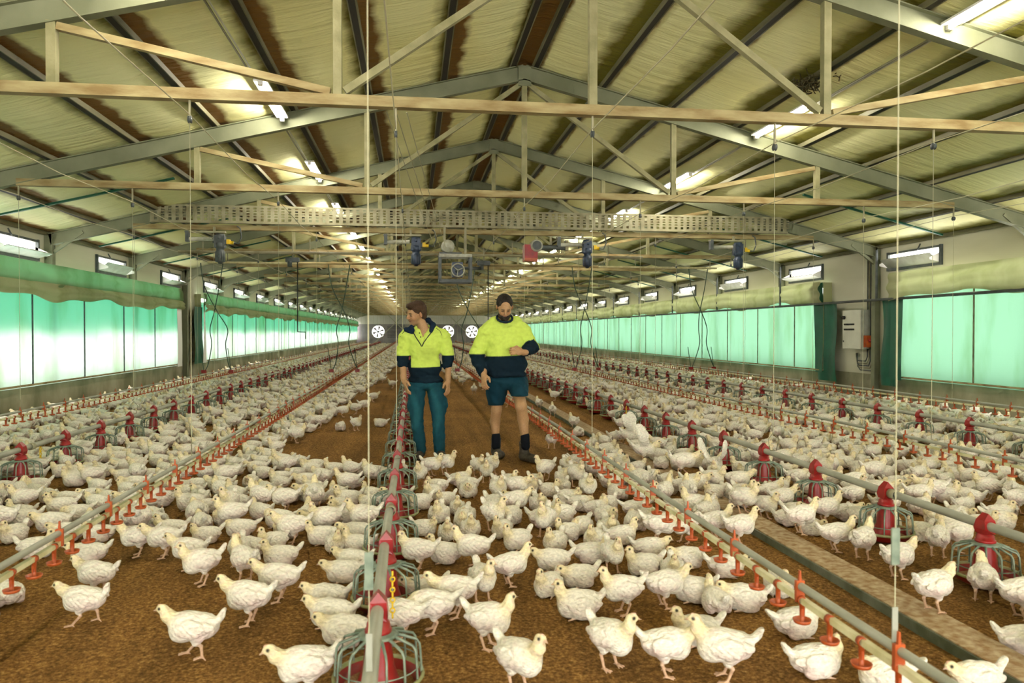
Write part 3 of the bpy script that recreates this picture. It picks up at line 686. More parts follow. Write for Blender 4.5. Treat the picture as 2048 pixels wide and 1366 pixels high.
# ================================================================== OVERHEAD MACHINERY
tr = MB(); yT = 14.28                       # perforated steel walkway plank standing on edge on the third chord
x = -4.75
tr.box((x, yT - .01, 3.75), (7.6, yT + .01, 3.785), 'steel'); tr.box((x, yT - .01, 3.46), (7.6, yT + .01, 3.50), 'steel'); tr.box((x, yT - .04, 3.45), (7.6, yT + .04, 3.46), 'steel')
while x < 7.55:
    tr.box((x, yT - .006, 3.5), (x + .07, yT + .006, 3.75), 'steel')
    for z in (3.56, 3.61, 3.66, 3.71): tr.box((x + .07, yT - .004, z - .012), (x + .125, yT + .004, z + .012), 'steel')
    x += .125
tag(tr.build('cable_tray'), 'long perforated steel tray standing on edge across the barn above a truss chord', 'tray')
def motor(x, y, col, lab, grp=True, red=False):
    t = empty('auger_motor', (x, y, 3.2), lab, 'motor', 'auger drive motors under the perforated tray' if grp else None)
    m = MB(); m.lathe([(0, -.50), (.03, -.50), (.05, -.47), (.085, -.46), (.09, -.28), (.07, -.26), (.07, -.22), (.10, -.20), (.10, -.12), (.06, -.10), (.06, -.06), (.085, -.05), (.085, .05), (0, .06)], col, n=16)
    for k in range(12): a = k * PI / 6; m.box((math.cos(a) * .088 - .004, math.sin(a) * .088 - .004, -.45), (math.cos(a) * .088 + .004, math.sin(a) * .088 + .004, -.29), col)
    m.build('motor_body', t)
    g = MB(); g.box((-.09, -.08, -.20), (.09, .08, .02), col); g.box((.09, -.05, -.14), (.12, .05, -.06), 'dark'); g.build('gearbox', t)
    p = MB(); p.tube([(.12, 0, -.10), (.24, 0, -.11)], [.035, .03], 'yellow', 10); p.box((.12, -.04, -.13), (.18, .04, -.05), 'yellow'); p.build('plug', t)
    p = MB(); p.tube([(.24, 0, -.11), (.33, 0, -.12), (.38, 0, .0), (.36, 0, .16), (.30, 0, .2)], .012, 'dark', 6); p.build('power_lead', t)
    b = MB(); b.tube([(-.12, 0, -.04), (-.55, 0, -.05)], .038, 'greymotor', 12); b.box((-.60, -.05, -.10), (-.54, .05, .10), 'dark'); b.box((-.62, -.04, .07), (.1, .04, .10), 'steel'); b.bar((-.1, 0, .08), (-.1, 0, .18), .04, .04, 'steel'); b.build('mounting_bracket', t)
    return t
for x, l in zip((-3.52, .06, 3.40, 6.52), ('leftmost blue-grey auger motor hanging under the perforated tray', 'blue auger motor hanging left of the caged winch', 'blue auger motor hanging right of the caged winch', 'rightmost blue auger motor hanging by the right roof slope')):
    motor(x, 14.25, 'blue' if x > -1 else 'dark', l)
# caged winch with hand wheel
t = empty('winch', (.80, 14.2, 2.65), 'caged hand-wheel winch hanging over the gap between the men', 'winch')
c = MB()
for a in (-.29, .29):
    for b_ in (-.18, .18): c.bar((a, b_, -.26), (a, b_, .26), .05, .05, 'dark')
    for z in (-.24, .24): c.bar((a, -.18, z), (a, .18, z), .05, .05, 'dark')
for b_ in (-.18, .18):
    for z in (-.24, .24): c.bar((-.31, b_, z), (.31, b_, z), .06, .06, 'dark' if z < 0 else 'greymotor')
c.bar((-.2, 0, .26), (-.2, 0, .8), .04, .04, 'steel'); c.bar((.2, 0, .26), (.2, 0, .8), .04, .04, 'steel'); c.build('cage_frame', t)
c = MB()
for k in range(24):
    a, b_ = 2 * PI * k / 24, 2 * PI * (k + 1) / 24; c.tube([(.04 + .12 * math.cos(a), -.24, -.04 + .12 * math.sin(a)), (.04 + .12 * math.cos(b_), -.24, -.04 + .12 * math.sin(b_))], .013, 'greymotor', 6, cap=False)
for k in range(3): a = 2 * PI * k / 3 + .4; c.tube([(.04, -.24, -.04), (.04 + .12 * math.cos(a), -.24, -.04 + .12 * math.sin(a))], .009, 'greymotor', 6)
c.build('hand_wheel', t)
c = MB(); c.box((-.06, -.16, -.16), (.14, .1, .12), 'blue'); c.lathe([(0, -.2), (.05, -.2), (.05, .25), (0, .25)], 'dark', axis='y', c=(.04, 0, -.04), n=12); c.tube([(.14, 0, .02), (.5, 0, .02)], .03, 'dark', 10); c.build('gearbox', t)
c = MB(); c.lathe([(0, -.17), (.10, -.16), (.125, -.12), (.125, .1), (.10, .16), (0, .17)], 'greymotor', axis='y', c=(-.14, 0, .42), n=20); c.box((-.3, -.1, .27), (.12, .1, .31), 'dark'); c.build('winch_motor', t)
t = empty('auger_motor', (2.38, 14.3, 3.12), 'round grey motor with a red base under the tray between the blue motors', 'motor')
c = MB(); c.lathe([(0, -.16), (.10, -.15), (.12, -.12), (.12, .12), (.10, .16), (0, .17)], 'greymotor', axis='y', n=20); c.lathe([(0, -.17), (.04, -.17), (.07, -.165), (.09, -.163)], 'dark', axis='y', n=16); c.build('motor_body', t)
c = MB(); c.box((-.24, -.12, -.26), (.02, .12, .02), 'red'); c.box((-.24, -.125, -.30), (.02, .12, -.24), 'orange'); c.build('red_base', t)['label'] = 'red switch box'
c = MB(); c.tube([(.1, 0, -.02), (.62, 0, -.02)], .05, 'dark', 12); c.box((.58, -.07, -.08), (.64, .07, .12), 'steel'); c.bar((.3, 0, .03), (.3, 0, .2), .04, .04, 'steel'); c.build('drive_tube', t)
# long pipes crossing the barn
for y, z, x0, x1, r, mt, lab in ((16.4, 3.14, -4.9, 5.2, .030, 'steel', 'long steel cross pipe in front of the fourth truss'), (20.2, 3.26, -5.3, 8.6, .028, 'wpipe', 'pale water supply pipe crossing the barn behind the motors'), (18.1, 3.08, -2.7, 4.6, .03, 'chord', 'rusty cross pipe hanging between the winches')):
    m = MB(); m.tube([(x0, y, z), (XC, y, z + .01), (x1, y, z)], r, mt, 10)
    for xx in np.arange(x0 + .5, x1, 2.2): m.bar((xx, y, z), (xx, y, z + .30), .02, .02, 'steel')
    tag(m.build('cross_pipe'), lab, 'pipe')
# hand crank rods
for x, y, zt, zb, lab in ((-2.55, 17.0, 3.0, 1.45, 'black crank rod with bent handle hanging left of the men'), (1.72, 17.0, 2.98, 1.2, 'black crank rod hanging behind the man in shorts')):
    t = empty('hanging_crank_rod', (x, y, zb), lab, 'crank', 'winch crank rods')
    m = MB(); m.tube([(0, 0, 0), (0, 0, zt - zb)], .012, 'black', 8); m.tube([(0, 0, 0), (.17, 0, -.01), (.17, 0, -.16)], .011, 'black', 8); m.build('rod', t)
    m = MB(); m.box((-.25, -.06, zt - zb), (.04, .06, zt - zb + .10), 'dark'); m.lathe([(0, 0), (.05, 0), (.05, .12), (0, .12)], 'dark', c=(-.16, -.05, zt - zb - .11), n=12); m.bar((-.1, 0, zt - zb + .1), (-.1, 0, zt - zb + .4), .03, .03, 'steel'); m.build('gearbox', t)
# water hoses from the supply pipe down to the drinker lines
def hose(x, i, lab):
    t = empty('water_hose', (x, 20.2, .42), lab, 'hose', 'hoses hanging down to the drinker lines')
    rr = random.Random(i); zt = 2.82
    for s in (-1, 1):
        w = rr.uniform(.1, .25)
        m = MB(); P = [(s * .28 + (-.15), 0, zt), (s * .18 - .15, 0, 2.2), (-s * .04 - .06, .02, 1.55), (-s * w, .04, 1.1), (-s * w * .8, .02, .7), (-s * .25, 0, .2), (-s * .34, 0, .0)]
        pts = []
        for a in range(len(P) - 1):
            p0, p1, p2, p3 = [Vector(P[max(0, min(len(P) - 1, a + q))]) for q in (-1, 0, 1, 2)]
            for q in range(5): u = q / 5; pts.append(.5 * ((2 * p1) + (p2 - p0) * u + (2 * p0 - 5 * p1 + 4 * p2 - p3) * u * u + (3 * p1 - p0 - 3 * p2 + p3) * u ** 3))
        pts.append(Vector(P[-1])); m.tube(pts, .013, 'hose', 7); m.build('hose_pipe', t)
    for a_, b__ in ((-.36, -.45), (.32, .24)): m = MB(); m.box((a_ - .06, -.03, -.05), (a_ + .06, .03, .03), 'red'); m.tube([(a_, 0, 0), (b__, 0, .6)], .009, 'hose', 6); m.build('pressure_regulator', t)
for i, (x, l) in enumerate(zip(WX, ('pair of dark hoses dropping to the drinker line by the left curtain', 'pair of dark hoses dropping to the left drinker line beside the man in jeans', 'pair of dark hoses looping down between the two men', 'pair of crossed dark hoses dropping to the right drinker line', 'pair of crossed dark hoses dropping in front of the right curtain'))): hose(x, i, l)
# right wall: cable pipe hung on rods, column conduits, cabinet
t = empty('curtain_pipe', (XR - .32, 0, 2.10), 'long dark pipe hung on rods in front of the right curtain valance', 'pipe')
m = MB(); m.tube([(0, Y0 + .3, 0), (0, Y1 - .5, 0)], .028, 'dark', 10); m.build('pipe', t)
for y in BAYS[2:15]:
    m = MB(); m.bar((0, y - .35, 0), (0, y - .35, 1.02), .035, .035, 'dark'); m.build('hanger_rod', t)
t = empty('control_cabinet', (XR - .24, 14.93, 1.08), 'grey electrical control cabinet with rows of black switches on the right wall', 'cabinet')
m = MB(); m.box((-.02, -.32, 0), (.24, .32, .84), 'flap'); m.build('cabinet_body', t)
# cabinet: door faces the room
m = MB(); m.box((-.045, -.318, .003), (-.02, .318, .837), 'cabinet'); m.box((-.05, .27, .14), (-.045, .30, .18), 'black'); dr = m.build('cabinet_door', t)
for r_, z in enumerate((.53, .42)):
    for k in range(6):
        m = MB(); m.lathe([(.0, -.035), (.017, -.035), (.020, 0), (0, 0)], 'black', axis='x', c=(-.045, -.10 + k * .062, z), n=8); m.build('switch_knob', dr)
m = MB(); m.lathe([(.0, -.05), (.035, -.05), (.04, 0), (0, 0)], 'black', axis='x', c=(-.045, .25, .68), n=12); m.build('main_switch', dr)
m = MB(); m.box((.03, -.44, .04), (.17, -.335, .29), 'orange'); m.lathe([(.0, -.05), (.035, -.045), (.04, 0), (0, 0)], 'red', axis='y', c=(.10, -.44, .18), n=12)
tag(m.build('socket_box'), 'orange-red wall socket box beside the grey control cabinet', 'socket box'); bpy.data.objects['socket_box'].location = (XR - .24, 14.93, 1.08)
m = MB()
for k in range(5):
    y = 14.50 + k * .05; zb = .62 + .05 * k; xx = XR - .05
    m.tube([(xx, y, 3.1), (xx, y, zb + .1), (xx, y + .06, zb), (xx, y + .45 - .02 * k, zb), (xx, y + .55 - .04 * k, zb + .08), (xx, y + .56 - .04 * k, .98)], .012, 'steel' if k % 2 else 'dark', 6)
tag(m.build('wall_conduit'), 'bundle of grey conduits running down the column into the control cabinet', 'conduit')
def tarp(side, y, w, z0, z1, lab):
    s = -1 if side == 'left' else 1; x = (XL if s < 0 else XR) - s * .19; n = 14; V = []
    for i in range(n + 1):
        for j in range(13):
            u = i / n; v = j / 12; V.append((x - s * (.02 * math.sin(u * 9 + v * 3) + .015 * math.sin(v * 7)), y - w / 2 + w * u + .05 * math.sin(v * 5) * (1 - v), z0 + (z1 - z0) * v))
    m = MB(); m.add(V, [(i * 13 + j, (i + 1) * 13 + j, (i + 1) * 13 + j + 1, i * 13 + j + 1) for i in range(n) for j in range(12)], 'tarp', True)
    tag(m.build('tarpaulin_curtain'), lab, 'tarpaulin', 'dark green tarpaulin strips')
tarp('right', 16.0, .75, .32, 2.1, 'dark green tarpaulin strip on the right wall beyond the control cabinet')
tarp('right', 13.75, .5, .36, 2.1, 'dark green tarpaulin strip on the right wall nearer than the control cabinet')
tarp('left', 23.3, .9, .5, 2.2, 'dark green tarpaulin strip beside the gate column on the left wall')
# bird-nest like tangle on the right purlin
rr = random.Random(3); m = MB()
px_, py_ = XC + 3.10, 8.30
for k in range(130):
    a = Vector((px_ + rr.gauss(0, .10), py_ + rr.gauss(0, .15), roof(px_) - .05 + rr.gauss(0, .03))); b_ = a + Vector((rr.uniform(-.14, .14), rr.uniform(-.16, .16), rr.uniform(-.07, .07)))
    m.tube([a, (a + b_) / 2 + Vector((0, 0, rr.uniform(-.03, .03))), b_], .006, 'insect', 4)
tag(m.build('birdnest'), 'dark tangled bird nest on a purlin above the right lamp row', 'nest')
for k, (xa_, xb_) in enumerate(((-.22, .42), (-.14, .52), (-.05, .62))):
    m = MB(); m.tube([(xa_, 6.4, 3.32), ((xa_ + xb_) / 2, 10.2, 3.12), (xb_, 14.0, 3.02)], .004, 'cord', 5)
    tag(m.build('winch_rope'), 'thin rope slanting from the front truss chord down to the caged winch', 'rope', 'ropes running to the caged winch')
# yellow chains hanging on feeders
for (x, y, lab) in ((3.12, 10.6, 'yellow plastic chain hanging on the right feeder line'), (-3.72, 8.0, 'yellow plastic chain hanging on the left feeder line'), (-.095, 3.42, 'yellow tag strip hanging beside the centre feeder pipe')):
    m = MB()
    for k in range(9): m.lathe([(.008, -.004), (.014, -.004), (.014, .004), (.008, .004), (.008, -.004)], 'yellow', c=(x, y, .34 - k * .024), axis='xy'[k % 2], n=8)
    tag(m.build('plastic_chain'), lab, 'chain')
# ================================================================== CHICKENS
WHT, HEADC, PINK, LEG, BEAK, EYE, COMB = range(7)
CC = {WHT: (.86, .82, .69), HEADC: (.86, .74, .44), PINK: (.60, .40, .38), LEG: (.66, .42, .27), BEAK: (.62, .40, .26), EYE: (.015, .012, .01), COMB: (.62, .30, .22)}
M['bird'] = vcol_mat('white_feathers', .8, 1.0, 80, .30, .010, .0, stretch=(.6, 1, 1))
def chicken(h, sit=False, head=(.13, .255), hy=0.0, look=0.0, down=0.0, stride=0.0, flap=False, tail=38, small=False):
    B = Blob(); z = -.078 if sit else 0.0; t = -6 if sit else -13
    hx, hz = head; hz += z
    B.E((0, 0, .155 + z), (.096, .066, .066), WHT, (0, t, 0), .02)
    B.E((.056, 0, .146 + z), (.060, .058, .070), WHT, (0, -20, 0), .03)
    B.E((-.060, 0, .156 + z), (.052, .048, .048), WHT, (0, 8, 0), .03)
    B.E((-.112, 0, .186 + z), (.040, .024, .017), WHT, (0, tail, 0), .014)
    B.E((-.132 + .0006 * (tail - 38), 0, .212 + z + .0006 * (tail - 38)), (.028, .024, .011), WHT, (0, tail + 10, 0), .010)
    n0 = np.array((.082, 0, .176 + z)); hp = np.array((hx, hy, hz)); mid = (n0 + hp) / 2 + np.array((.010, 0, -.002))
    B.chain([n0, mid, hp + np.array((-.008, 0, -.010))], [.037, .026, .0195], HEADC, .022)
    ca, sa, cd_, sd = math.cos(look), math.sin(look), math.cos(down), math.sin(down)
    fx = np.array((ca * cd_, sa * cd_, -sd)); sy = np.array((-sa, ca, 0)); up = np.cross(fx, sy); R3 = np.stack([fx, sy, up], 1)
    H = lambda a, b, c: hp + R3 @ np.array((a, b, c))
    B.E(H(.002, 0, 0), (.0265, .0185, .0200), HEADC, R3, .010)
    B.K(H(.018, 0, -.001), H(.043, 0, -.008), .0085, .002, BEAK, .005)
    B.E(H(.010, 0, .0195), (.013, .003, .005), COMB, R3, .004)
    B.E(H(.014, 0, -.014), (.006, .006, .006), COMB, R3, .004)
    if not small:
        for s in (-1, 1): B.E(H(.008, s * .0175, .004), .0043, EYE, (0, 0, 0), .001)
    for s in (-1, 1):
        if not flap:
            B.E((.004, s * (.060 if not sit else .064), .160 + z), (.072, .015, .040), WHT, (s * 8, 6, -s * 3), .006)
            B.E((-.060, s * .050, .160 + z), (.050, .011, .022), WHT, (s * 8, -2, s * 6), .006)
            B.E((-.012, s * .066, .136 + z), (.050, .008, .010), PINK, (0, 4, 0), .006)
        else:
            B.E((.0, s * .085, .235), (.050, .016, .075), WHT, (-s * 38, 0, 0), .015); B.E((-.02, s * .125, .315), (.062, .010, .070), WHT, (-s * 18, -14, 0), .015)
            B.E((-.04, s * .135, .360), (.05, .008, .055), WHT, (-s * 8, -24, 0), .012)
        if sit:
            B.E((.0, s * .052, .042), (.062, .030, .036), WHT, (0, 0, 0), .02)
            B.E((-.03, s * .055, .03), (.035, .020, .022), PINK, (0, 0, 0), .015)
            B.K((.035, s * .05, .012), (.075, s * .055, .006), .006, .004, LEG, .004)
        else:
            k = stride * s
            hk = np.array((-.020 + k * .45, s * .036, .066 + abs(k) * .1 * (k < 0))); ft = np.array((.002 + k, s * .038, .010 if k >= -.01 else .022))
            B.K((-.018, s * .036, .135), (-.002 + k * .3, s * .037, .088), .036, .017, WHT, .02)
            B.K((-.030, s * .040, .128), (-.022 + k * .3, s * .040, .105), .024, .016, PINK, .012)
            B.chain([(-.002 + k * .3, s * .037, .088), hk, ft], [.011, .0075, .0062], LEG, .006)
            for dx, dy in ((.034, .015), (.040, 0), (.032, -.015)): B.K(ft, (ft[0] + dx, ft[1] + dy, .004 if k >= -.01 else .012), .0055, .0035, LEG, .003)
            B.K(ft, (ft[0] - .016, ft[1], .004), .005, .003, LEG, .003)
    def disp(P):
        x, y, zz = P[..., 0], P[..., 1], P[..., 2]
        a = .0012 * np.sin(x * 95 + 3 * np.sin(zz * 60)) * np.sin(zz * 110 + 2 * np.sin(y * 90)) + .0008 * np.sin(y * 170 + x * 60)
        w = np.exp(-((np.abs(y) - .07) / .016) ** 2) * np.exp(-((zz - .155 - z) / .035) ** 2) * (x < .05)
        leg = np.clip((zz - .07 - (z if sit else 0)) / .03, 0, 1) if not sit else 1
        hd = 1 - np.exp(-(((x - hx) ** 2 + (y - hy) ** 2 + (zz - hz) ** 2) / .035 ** 2))
        return (a + w * .0020 * np.sin((x * .75 - (zz - .15) * .9) * 260)) * leg * hd
    def cf(V, c):
        x, y, zz = V.T
        w = np.exp(-((x + .09) / .05) ** 2 - ((zz - .13 - z) / .03) ** 2)[:, None] * .45
        c = c * (1 - w) + np.array(CC[PINK]) * w
        nz = .5 + .5 * np.sin(x * 70 + 5 * np.sin(zz * 33)) * np.sin(zz * 60 + y * 50)
        m = np.clip(nz * 1.3 - .70, 0, 1)[:, None] * .60 * (zz[:, None] > (.09 + z if not sit else .0))
        return c * (1 - m) + np.array((.74, .55, .50)) * m
    return B.mesh(h, disp if h < .006 else None, CC, cf, boost={EYE: 60, BEAK: 8, COMB: 4, LEG: 6})
POSES = {
 'standing head up': dict(head=(.128, .262)), 'standing head forward': dict(head=(.150, .235), down=.25),
 'standing looking aside': dict(head=(.118, .258), hy=.014, look=.9), 'standing turned aside': dict(head=(.118, .258), hy=-.014, look=-.9),
 'striding': dict(head=(.158, .228), down=.15, stride=.052, tail=55), 'striding the other way': dict(head=(.150, .240), down=.1, stride=-.050, tail=45),
 'pecking': dict(head=(.165, .120), down=.9, tail=30),
 'sitting head up': dict(sit=True, head=(.112, .258)), 'sitting head forward': dict(sit=True, head=(.140, .215), down=.2),
 'sitting looking aside': dict(sit=True, head=(.108, .240), hy=.016, look=.8), 'sitting turned aside': dict(sit=True, head=(.108, .240), hy=-.016, look=-.8),
 'sitting tucked': dict(sit=True, head=(.098, .205), down=.5, tail=25),
 'flapping': dict(head=(.150, .235), flap=True)}
PM = {}
for k_, kw in POSES.items():
    V, Q, c = chicken(.0042, **kw); PM[k_] = np_mesh('chicken_' + k_.replace(' ', '_'), V, Q, c, M['bird'])
HEAD = {'L': 180, 'R': 0, 'F': -90, 'B': 90, 'FL': -135, 'FR': -45, 'BL': 135, 'BR': 45}
BIRDS = []      # (x, y, heading, pose, scale)
S1, S2, S3, S4, ST, ST2, PK, T1, T2, T3, T4, T5, FLP = list(POSES)
LIST = [(171,1252,'L',ST,1),(195,1195,'L',S2,1),(390,1318,'L',ST2,1.05),(405,1172,'FL',S1,1),(380,1142,'L',S2,1),(500,1252,'L',S2,1.05),(330,1118,'L',S2,1),(278,1115,'L',S1,1),
 (180,1128,'L',T2,1),(70,1118,'R',T1,1),(15,1212,'BL',T2,1),(478,1135,'F',S3,.95),(560,1205,'L',S2,1.05),(607,1197,'L',S2,1),(657,1218,'L',T2,1),(667,1256,'L',T2,1.08),(695,1290,'L',T2,1.1),
 (614,1398,'L',S2,1.05),(805,1282,'L',PK,1),(866,1268,'L',PK,1.05),(912,1236,'L',S2,1.05),(850,1200,'L',T2,1),(838,1145,'L',S3,1),(893,1128,'L',T1,.98),(948,1138,'L',S1,1),(895,1082,'F',T1,.95),(941,1074,'F',T1,.95),
 (647,1090,'L',T1,1),(672,1106,'F',T1,.95),(713,1085,'L',T2,1),(728,1110,'L',T1,.95),(708,1142,'L',T2,1),(690,1165,'L',T2,1),(563,1133,'L',T1,1),(548,1104,'FL',T1,.95),(586,1092,'L',S2,1),(505,1116,'L',T2,1),(490,1166,'BL',S1,1),(690,1050,'L',T1,1),
 (965,1205,'F',S3,1),(1018,1175,'R',S1,1),(975,1298,'FR',S3,1.02),(1037,1380,'FR',S1,1.08),(1220,1338,'FR',S3,1.05),(1330,1352,'R',S2,1.0),(1160,1236,'L',T1,1.1),(1097,1192,'FL',T1,1),(1160,1174,'L',T2,1.0),(1248,1230,'L',S1,1),(1328,1218,'R',S2,1),
 (1290,1152,'L',T1,1.02),(1108,1142,'L',T2,1),(1225,1148,'F',S1,1),(1180,1128,'R',T1,1),(1110,1102,'FL',T1,1),(1035,1100,'FL',T1,1),(1190,1098,'FL',T1,1),(1241,1092,'R',T1,1),(1297,1117,'R',T2,1),(1345,1158,'F',T1,.95),(1388,1204,'L',T2,1),
 (1395,1288,'L',T1,1.05),(1377,1136,'L',T2,1),(1452,1362,'L',S1,1.12),(1450,1280,'B',T1,1),(1492,1222,'L',T2,1.02),(1433,1227,'B',T1,.95),(1590,1275,'R',T5,1.05),(1628,1352,'R',T3,1.05),(1775,1385,'L',T5,1.05),(1955,1388,'L',T2,1.0),
 (1450,1155,'R',T2,1),(1557,1192,'F',T1,.95),(1478,1093,'R',S1,1),(1865,1245,'R',S2,1.05),(1966,1207,'BR',S3,1),(1795,1160,'R',S2,1),(1600,1086,'R',S1,1),(1670,1106,'R',S1,1),(1725,1122,'BR',S1,1),(1485,1018,'F',S3,1),(1458,1002,'F',T1,1),
 (2040,1240,'R',S2,1),(2046,1310,'R',T1,1),(1875,1118,'BR',S2,1),(1562,1030,'R',S2,1),(1650,1052,'R',S1,1),(1690,1044,'R',T2,1),(1718,1064,'F',S1,.92),(1780,1085,'L',T1,1),(1812,1077,'FR',T1,1),(1912,1107,'R',S2,1),
 (681,865,'B',T5,1),(712,865,'FR',S1,1),(762,857,'L',T5,.95),(685,838,'R',S1,1),(712,832,'L',S1,1),(728,826,'R',S1,1),(746,808,'R',S2,1),(722,795,'R',S1,1),(765,770,'L',S1,1),(785,780,'L',S1,1),
 (948,792,'B',S1,1),(966,783,'L',S1,1),(1014,818,'L',S1,1),(1103,901,'B',S1,1),(1078,822,'B',S1,1),(1105,838,'B',S1,1),(1148,862,'B',S1,1),(1157,876,'B',T5,1),(925,774,'L',S1,1),(935,767,'R',S1,1),(912,767,'L',S1,1),(927,742,'L',T1,1),
 (1262,905,'FR',FLP,1.1),(1288,938,'R',FLP,1.1),(1428,962,'BR',FLP,1.1),(1365,965,'R',ST,1.15),(1228,848,'R',S1,1),(1245,868,'R',S1,1),(1110,805,'L',S1,1),(1130,800,'R',S1,1),(1165,818,'R',S1,1),(1183,825,'L',S1,1),(1218,846,'R',T2,1),
 (862,956,'FR',S1,1),(890,952,'FR',S1,1),(955,957,'F',S1,1),(984,952,'F',S1,1),(973,968,'F',S1,.95),(840,975,'F',S1,1),(918,975,'R',T1,1.05),(592,890,'R',S1,1),(548,900,'R',T1,1),(620,862,'B',S1,1),(640,860,'L',S2,1)]
def clear_zone(p): return p in CZ
CZP = [(560,912),(590,885),(615,868),(640,856),(665,835),(700,800),(735,778),(760,760),(790,735),(850,730),(900,752),(960,765),(1000,760),(1080,760),(1130,785),(1200,795),(1260,835),(1325,862),(1300,895),(1200,885),(1165,905),(1140,942),(1080,962),(1010,978),(940,972),(860,968),(790,960),(745,950),(640,942),(590,925)]
CZW = [floor_at(u, v) for u, v in CZP]
def inside(x, y, poly):
    c = False; n = len(poly)
    for i in range(n):
        a, b = poly[i], poly[i - 1]
        if (a[1] > y) != (b[1] > y) and x < (b[0] - a[0]) * (y - a[1]) / (b[1] - a[1]) + a[0]: c = not c
    return c
def blocked(x, y, r=.0):
    if x < XL + .25 or x > XR - .35: return True
    for fx in FX:
        if abs(x - fx) < .26 and any(abs(x - px) < .01 + 1 and px == fx and (x - px) ** 2 + (y - py) ** 2 < (.235 + r) ** 2 for px, py in PANS if abs(py - y) < .3): return True
    if 2.33 < x < 2.48: return True
    return False
cell = {}
def near(x, y, d):
    ci, cj = int(x // .4), int(y // .4)
    for i in (-1, 0, 1):
        for j in (-1, 0, 1):
            for (a, b) in cell.get((ci + i, cj + j), ()):
                if (a - x) ** 2 + (b - y) ** 2 < d * d: return True
    return False
def put(x, y, h, pose, s): BIRDS.append((x, y, h, pose, s * .90)); cell.setdefault((int(x // .4), int(y // .4)), []).append((x, y))
for u, v, hd, pose, s in LIST:
    p = floor_at(u, v - 4)
    for fx in FX:      # keep clear of the pans
        for (px, py) in PANS:
            if px == fx and (p.x - px) ** 2 + (p.y - py) ** 2 < .25 ** 2:
                dv = Vector((p.x - px, p.y - py, 0)); dv = dv if dv.length > .02 else Vector((.1, 0, 0)); dv.normalize(); p = Vector((px, py, 0)) + dv * .25
    if near(p.x, p.y, .15): continue
    put(p.x, p.y, HEAD[hd] + random.uniform(-18, 18) , pose, s)
NL = len(BIRDS)
def fore_clear(x, y):
    u, v, q = project((x, y, 0))
    if y < 1.2: return True
    if v > 1366 + 60: return True
    lim = 1085 if u < 1400 else (1070 if u > 1560 else 1040)      # in front of this the birds were set one by one
    if 950 < u < 1450: lim = 1090
    if v > lim and -40 < u < 2090: return True
    return inside(x, y, CZW)
rr = random.Random(5); cand = []
y = 2.0
def auto(x, y):
    u, v, q = project((x, y, 0))
    if q < 1: return None
    if x < -.3: base = 178 + rr.gauss(0, 38)
    elif x < 1.6 and y < 9: base = -90 + rr.gauss(0, 45)
    elif x > 1.5 and y < 14: base = rr.choice((0, 0, 0, 180)) + rr.gauss(0, 50)
    else: base = rr.choice((0, 180)) + rr.gauss(0, 60)
    pose = rr.choices((T1, T2, T3, T4, T5, S1, S2, S3, S4, ST), (6, 6, 3, 3, 2.5, 3, 2, 1, 1, .5))[0]
    return base, pose
for (ya, yb, dens, dmin) in ((2.2, 9, 90, .185), (9, 16, 80, .20), (16, 34, 55, .225), (34, 60, 32, .28), (60, 86.5, 20, .33)):
    for _ in range(int((XR - XL) * (yb - ya) * dens)):
        x = rr.uniform(XL, XR); y = rr.uniform(ya, yb)
        u, v, q = project((x, y, .1))
        if u < -750 or u > 2800: continue
        if near(x, y, dmin * rr.uniform(.88, 1.12)) or blocked(x, y) or fore_clear(x, y): continue
        if -.1 < x < 1.5 and 9 < y < 30 and rr.random() < .55: continue
        r_ = auto(x, y); put(x, y, r_[0], r_[1], rr.uniform(.9, 1.08))
# the 300 that show largest are objects of their own, the rest is one body of stuff
def dist(b): return project((b[0], b[1], .1))[2]
def vis(b):
    u, v, q = project((b[0], b[1], .08)); return -40 < u < 2088 and v < 1400
FRONT = [b for b in BIRDS[:NL]] + sorted([b for b in BIRDS[NL:] if vis(b)], key=dist)
IND = FRONT[:300]; REST = [b for b in BIRDS if b not in IND]
print('birds', len(BIRDS), NL, 'rest', len(REST), 'far of ind', dist(IND[-1]))
posew = {S1: 'standing upright', S2: 'standing with neck forward', S3: 'standing and looking aside', S4: 'standing with turned head', ST: 'striding', ST2: 'walking', PK: 'pecking', T1: 'sitting upright', T2: 'sitting low', T3: 'sitting and looking aside', T4: 'sitting with turned head', T5: 'sitting tucked', FLP: 'wing-flapping'}
def facing(h):
    h = (h + 360) % 360
    return ['facing right', 'facing away', 'facing left', 'facing the camera'][int(((h + 45) % 360) // 90)]
keyed = {}
vis_pans = {}
LN = {FX[0]: 'left', FX[1]: 'centre', FX[2]: 'right', FX[3]: 'far right'}
for fx in FX:
    l = sorted(py for px, py in PANS if px == fx and -30 < project((px, py, .2))[0] < 2078 and project((px, py, .2))[1] < 1380); vis_pans[fx] = l
for b in IND:
    best = min(((b[0] - fx) ** 2 + (b[1] - py) ** 2, fx, i) for fx in FX for i, py in enumerate(vis_pans[fx][:24]))
    keyed.setdefault((best[1], best[2], posew[b[3]], facing(b[2])), []).append((best[0], b))
for (fx, i, pw, fc), l in keyed.items():
    l.sort(key=lambda q: q[0])
    for k, (d, b) in enumerate(l):
        x, y, h, pose, s = b
        o = obj('chicken', PM[pose]); 
        z = .046 if x > 2.38 and x < 2.66 else -.004
        o.location = (x, y, z); o.rotation_euler = (0, 0, math.radians(h)); o.scale = (s, s * rr.uniform(.95, 1.08), s * rr.uniform(.96, 1.05))
        lab = '%s white chicken %s, %s %s pan of %s feeder' % (pw, fc, 'nearest' if k == 0 else ORD[k] + ' nearest', ORD[i], LN[fx])
        tag(o, lab, 'chicken', 'white chickens in the front of the flock')
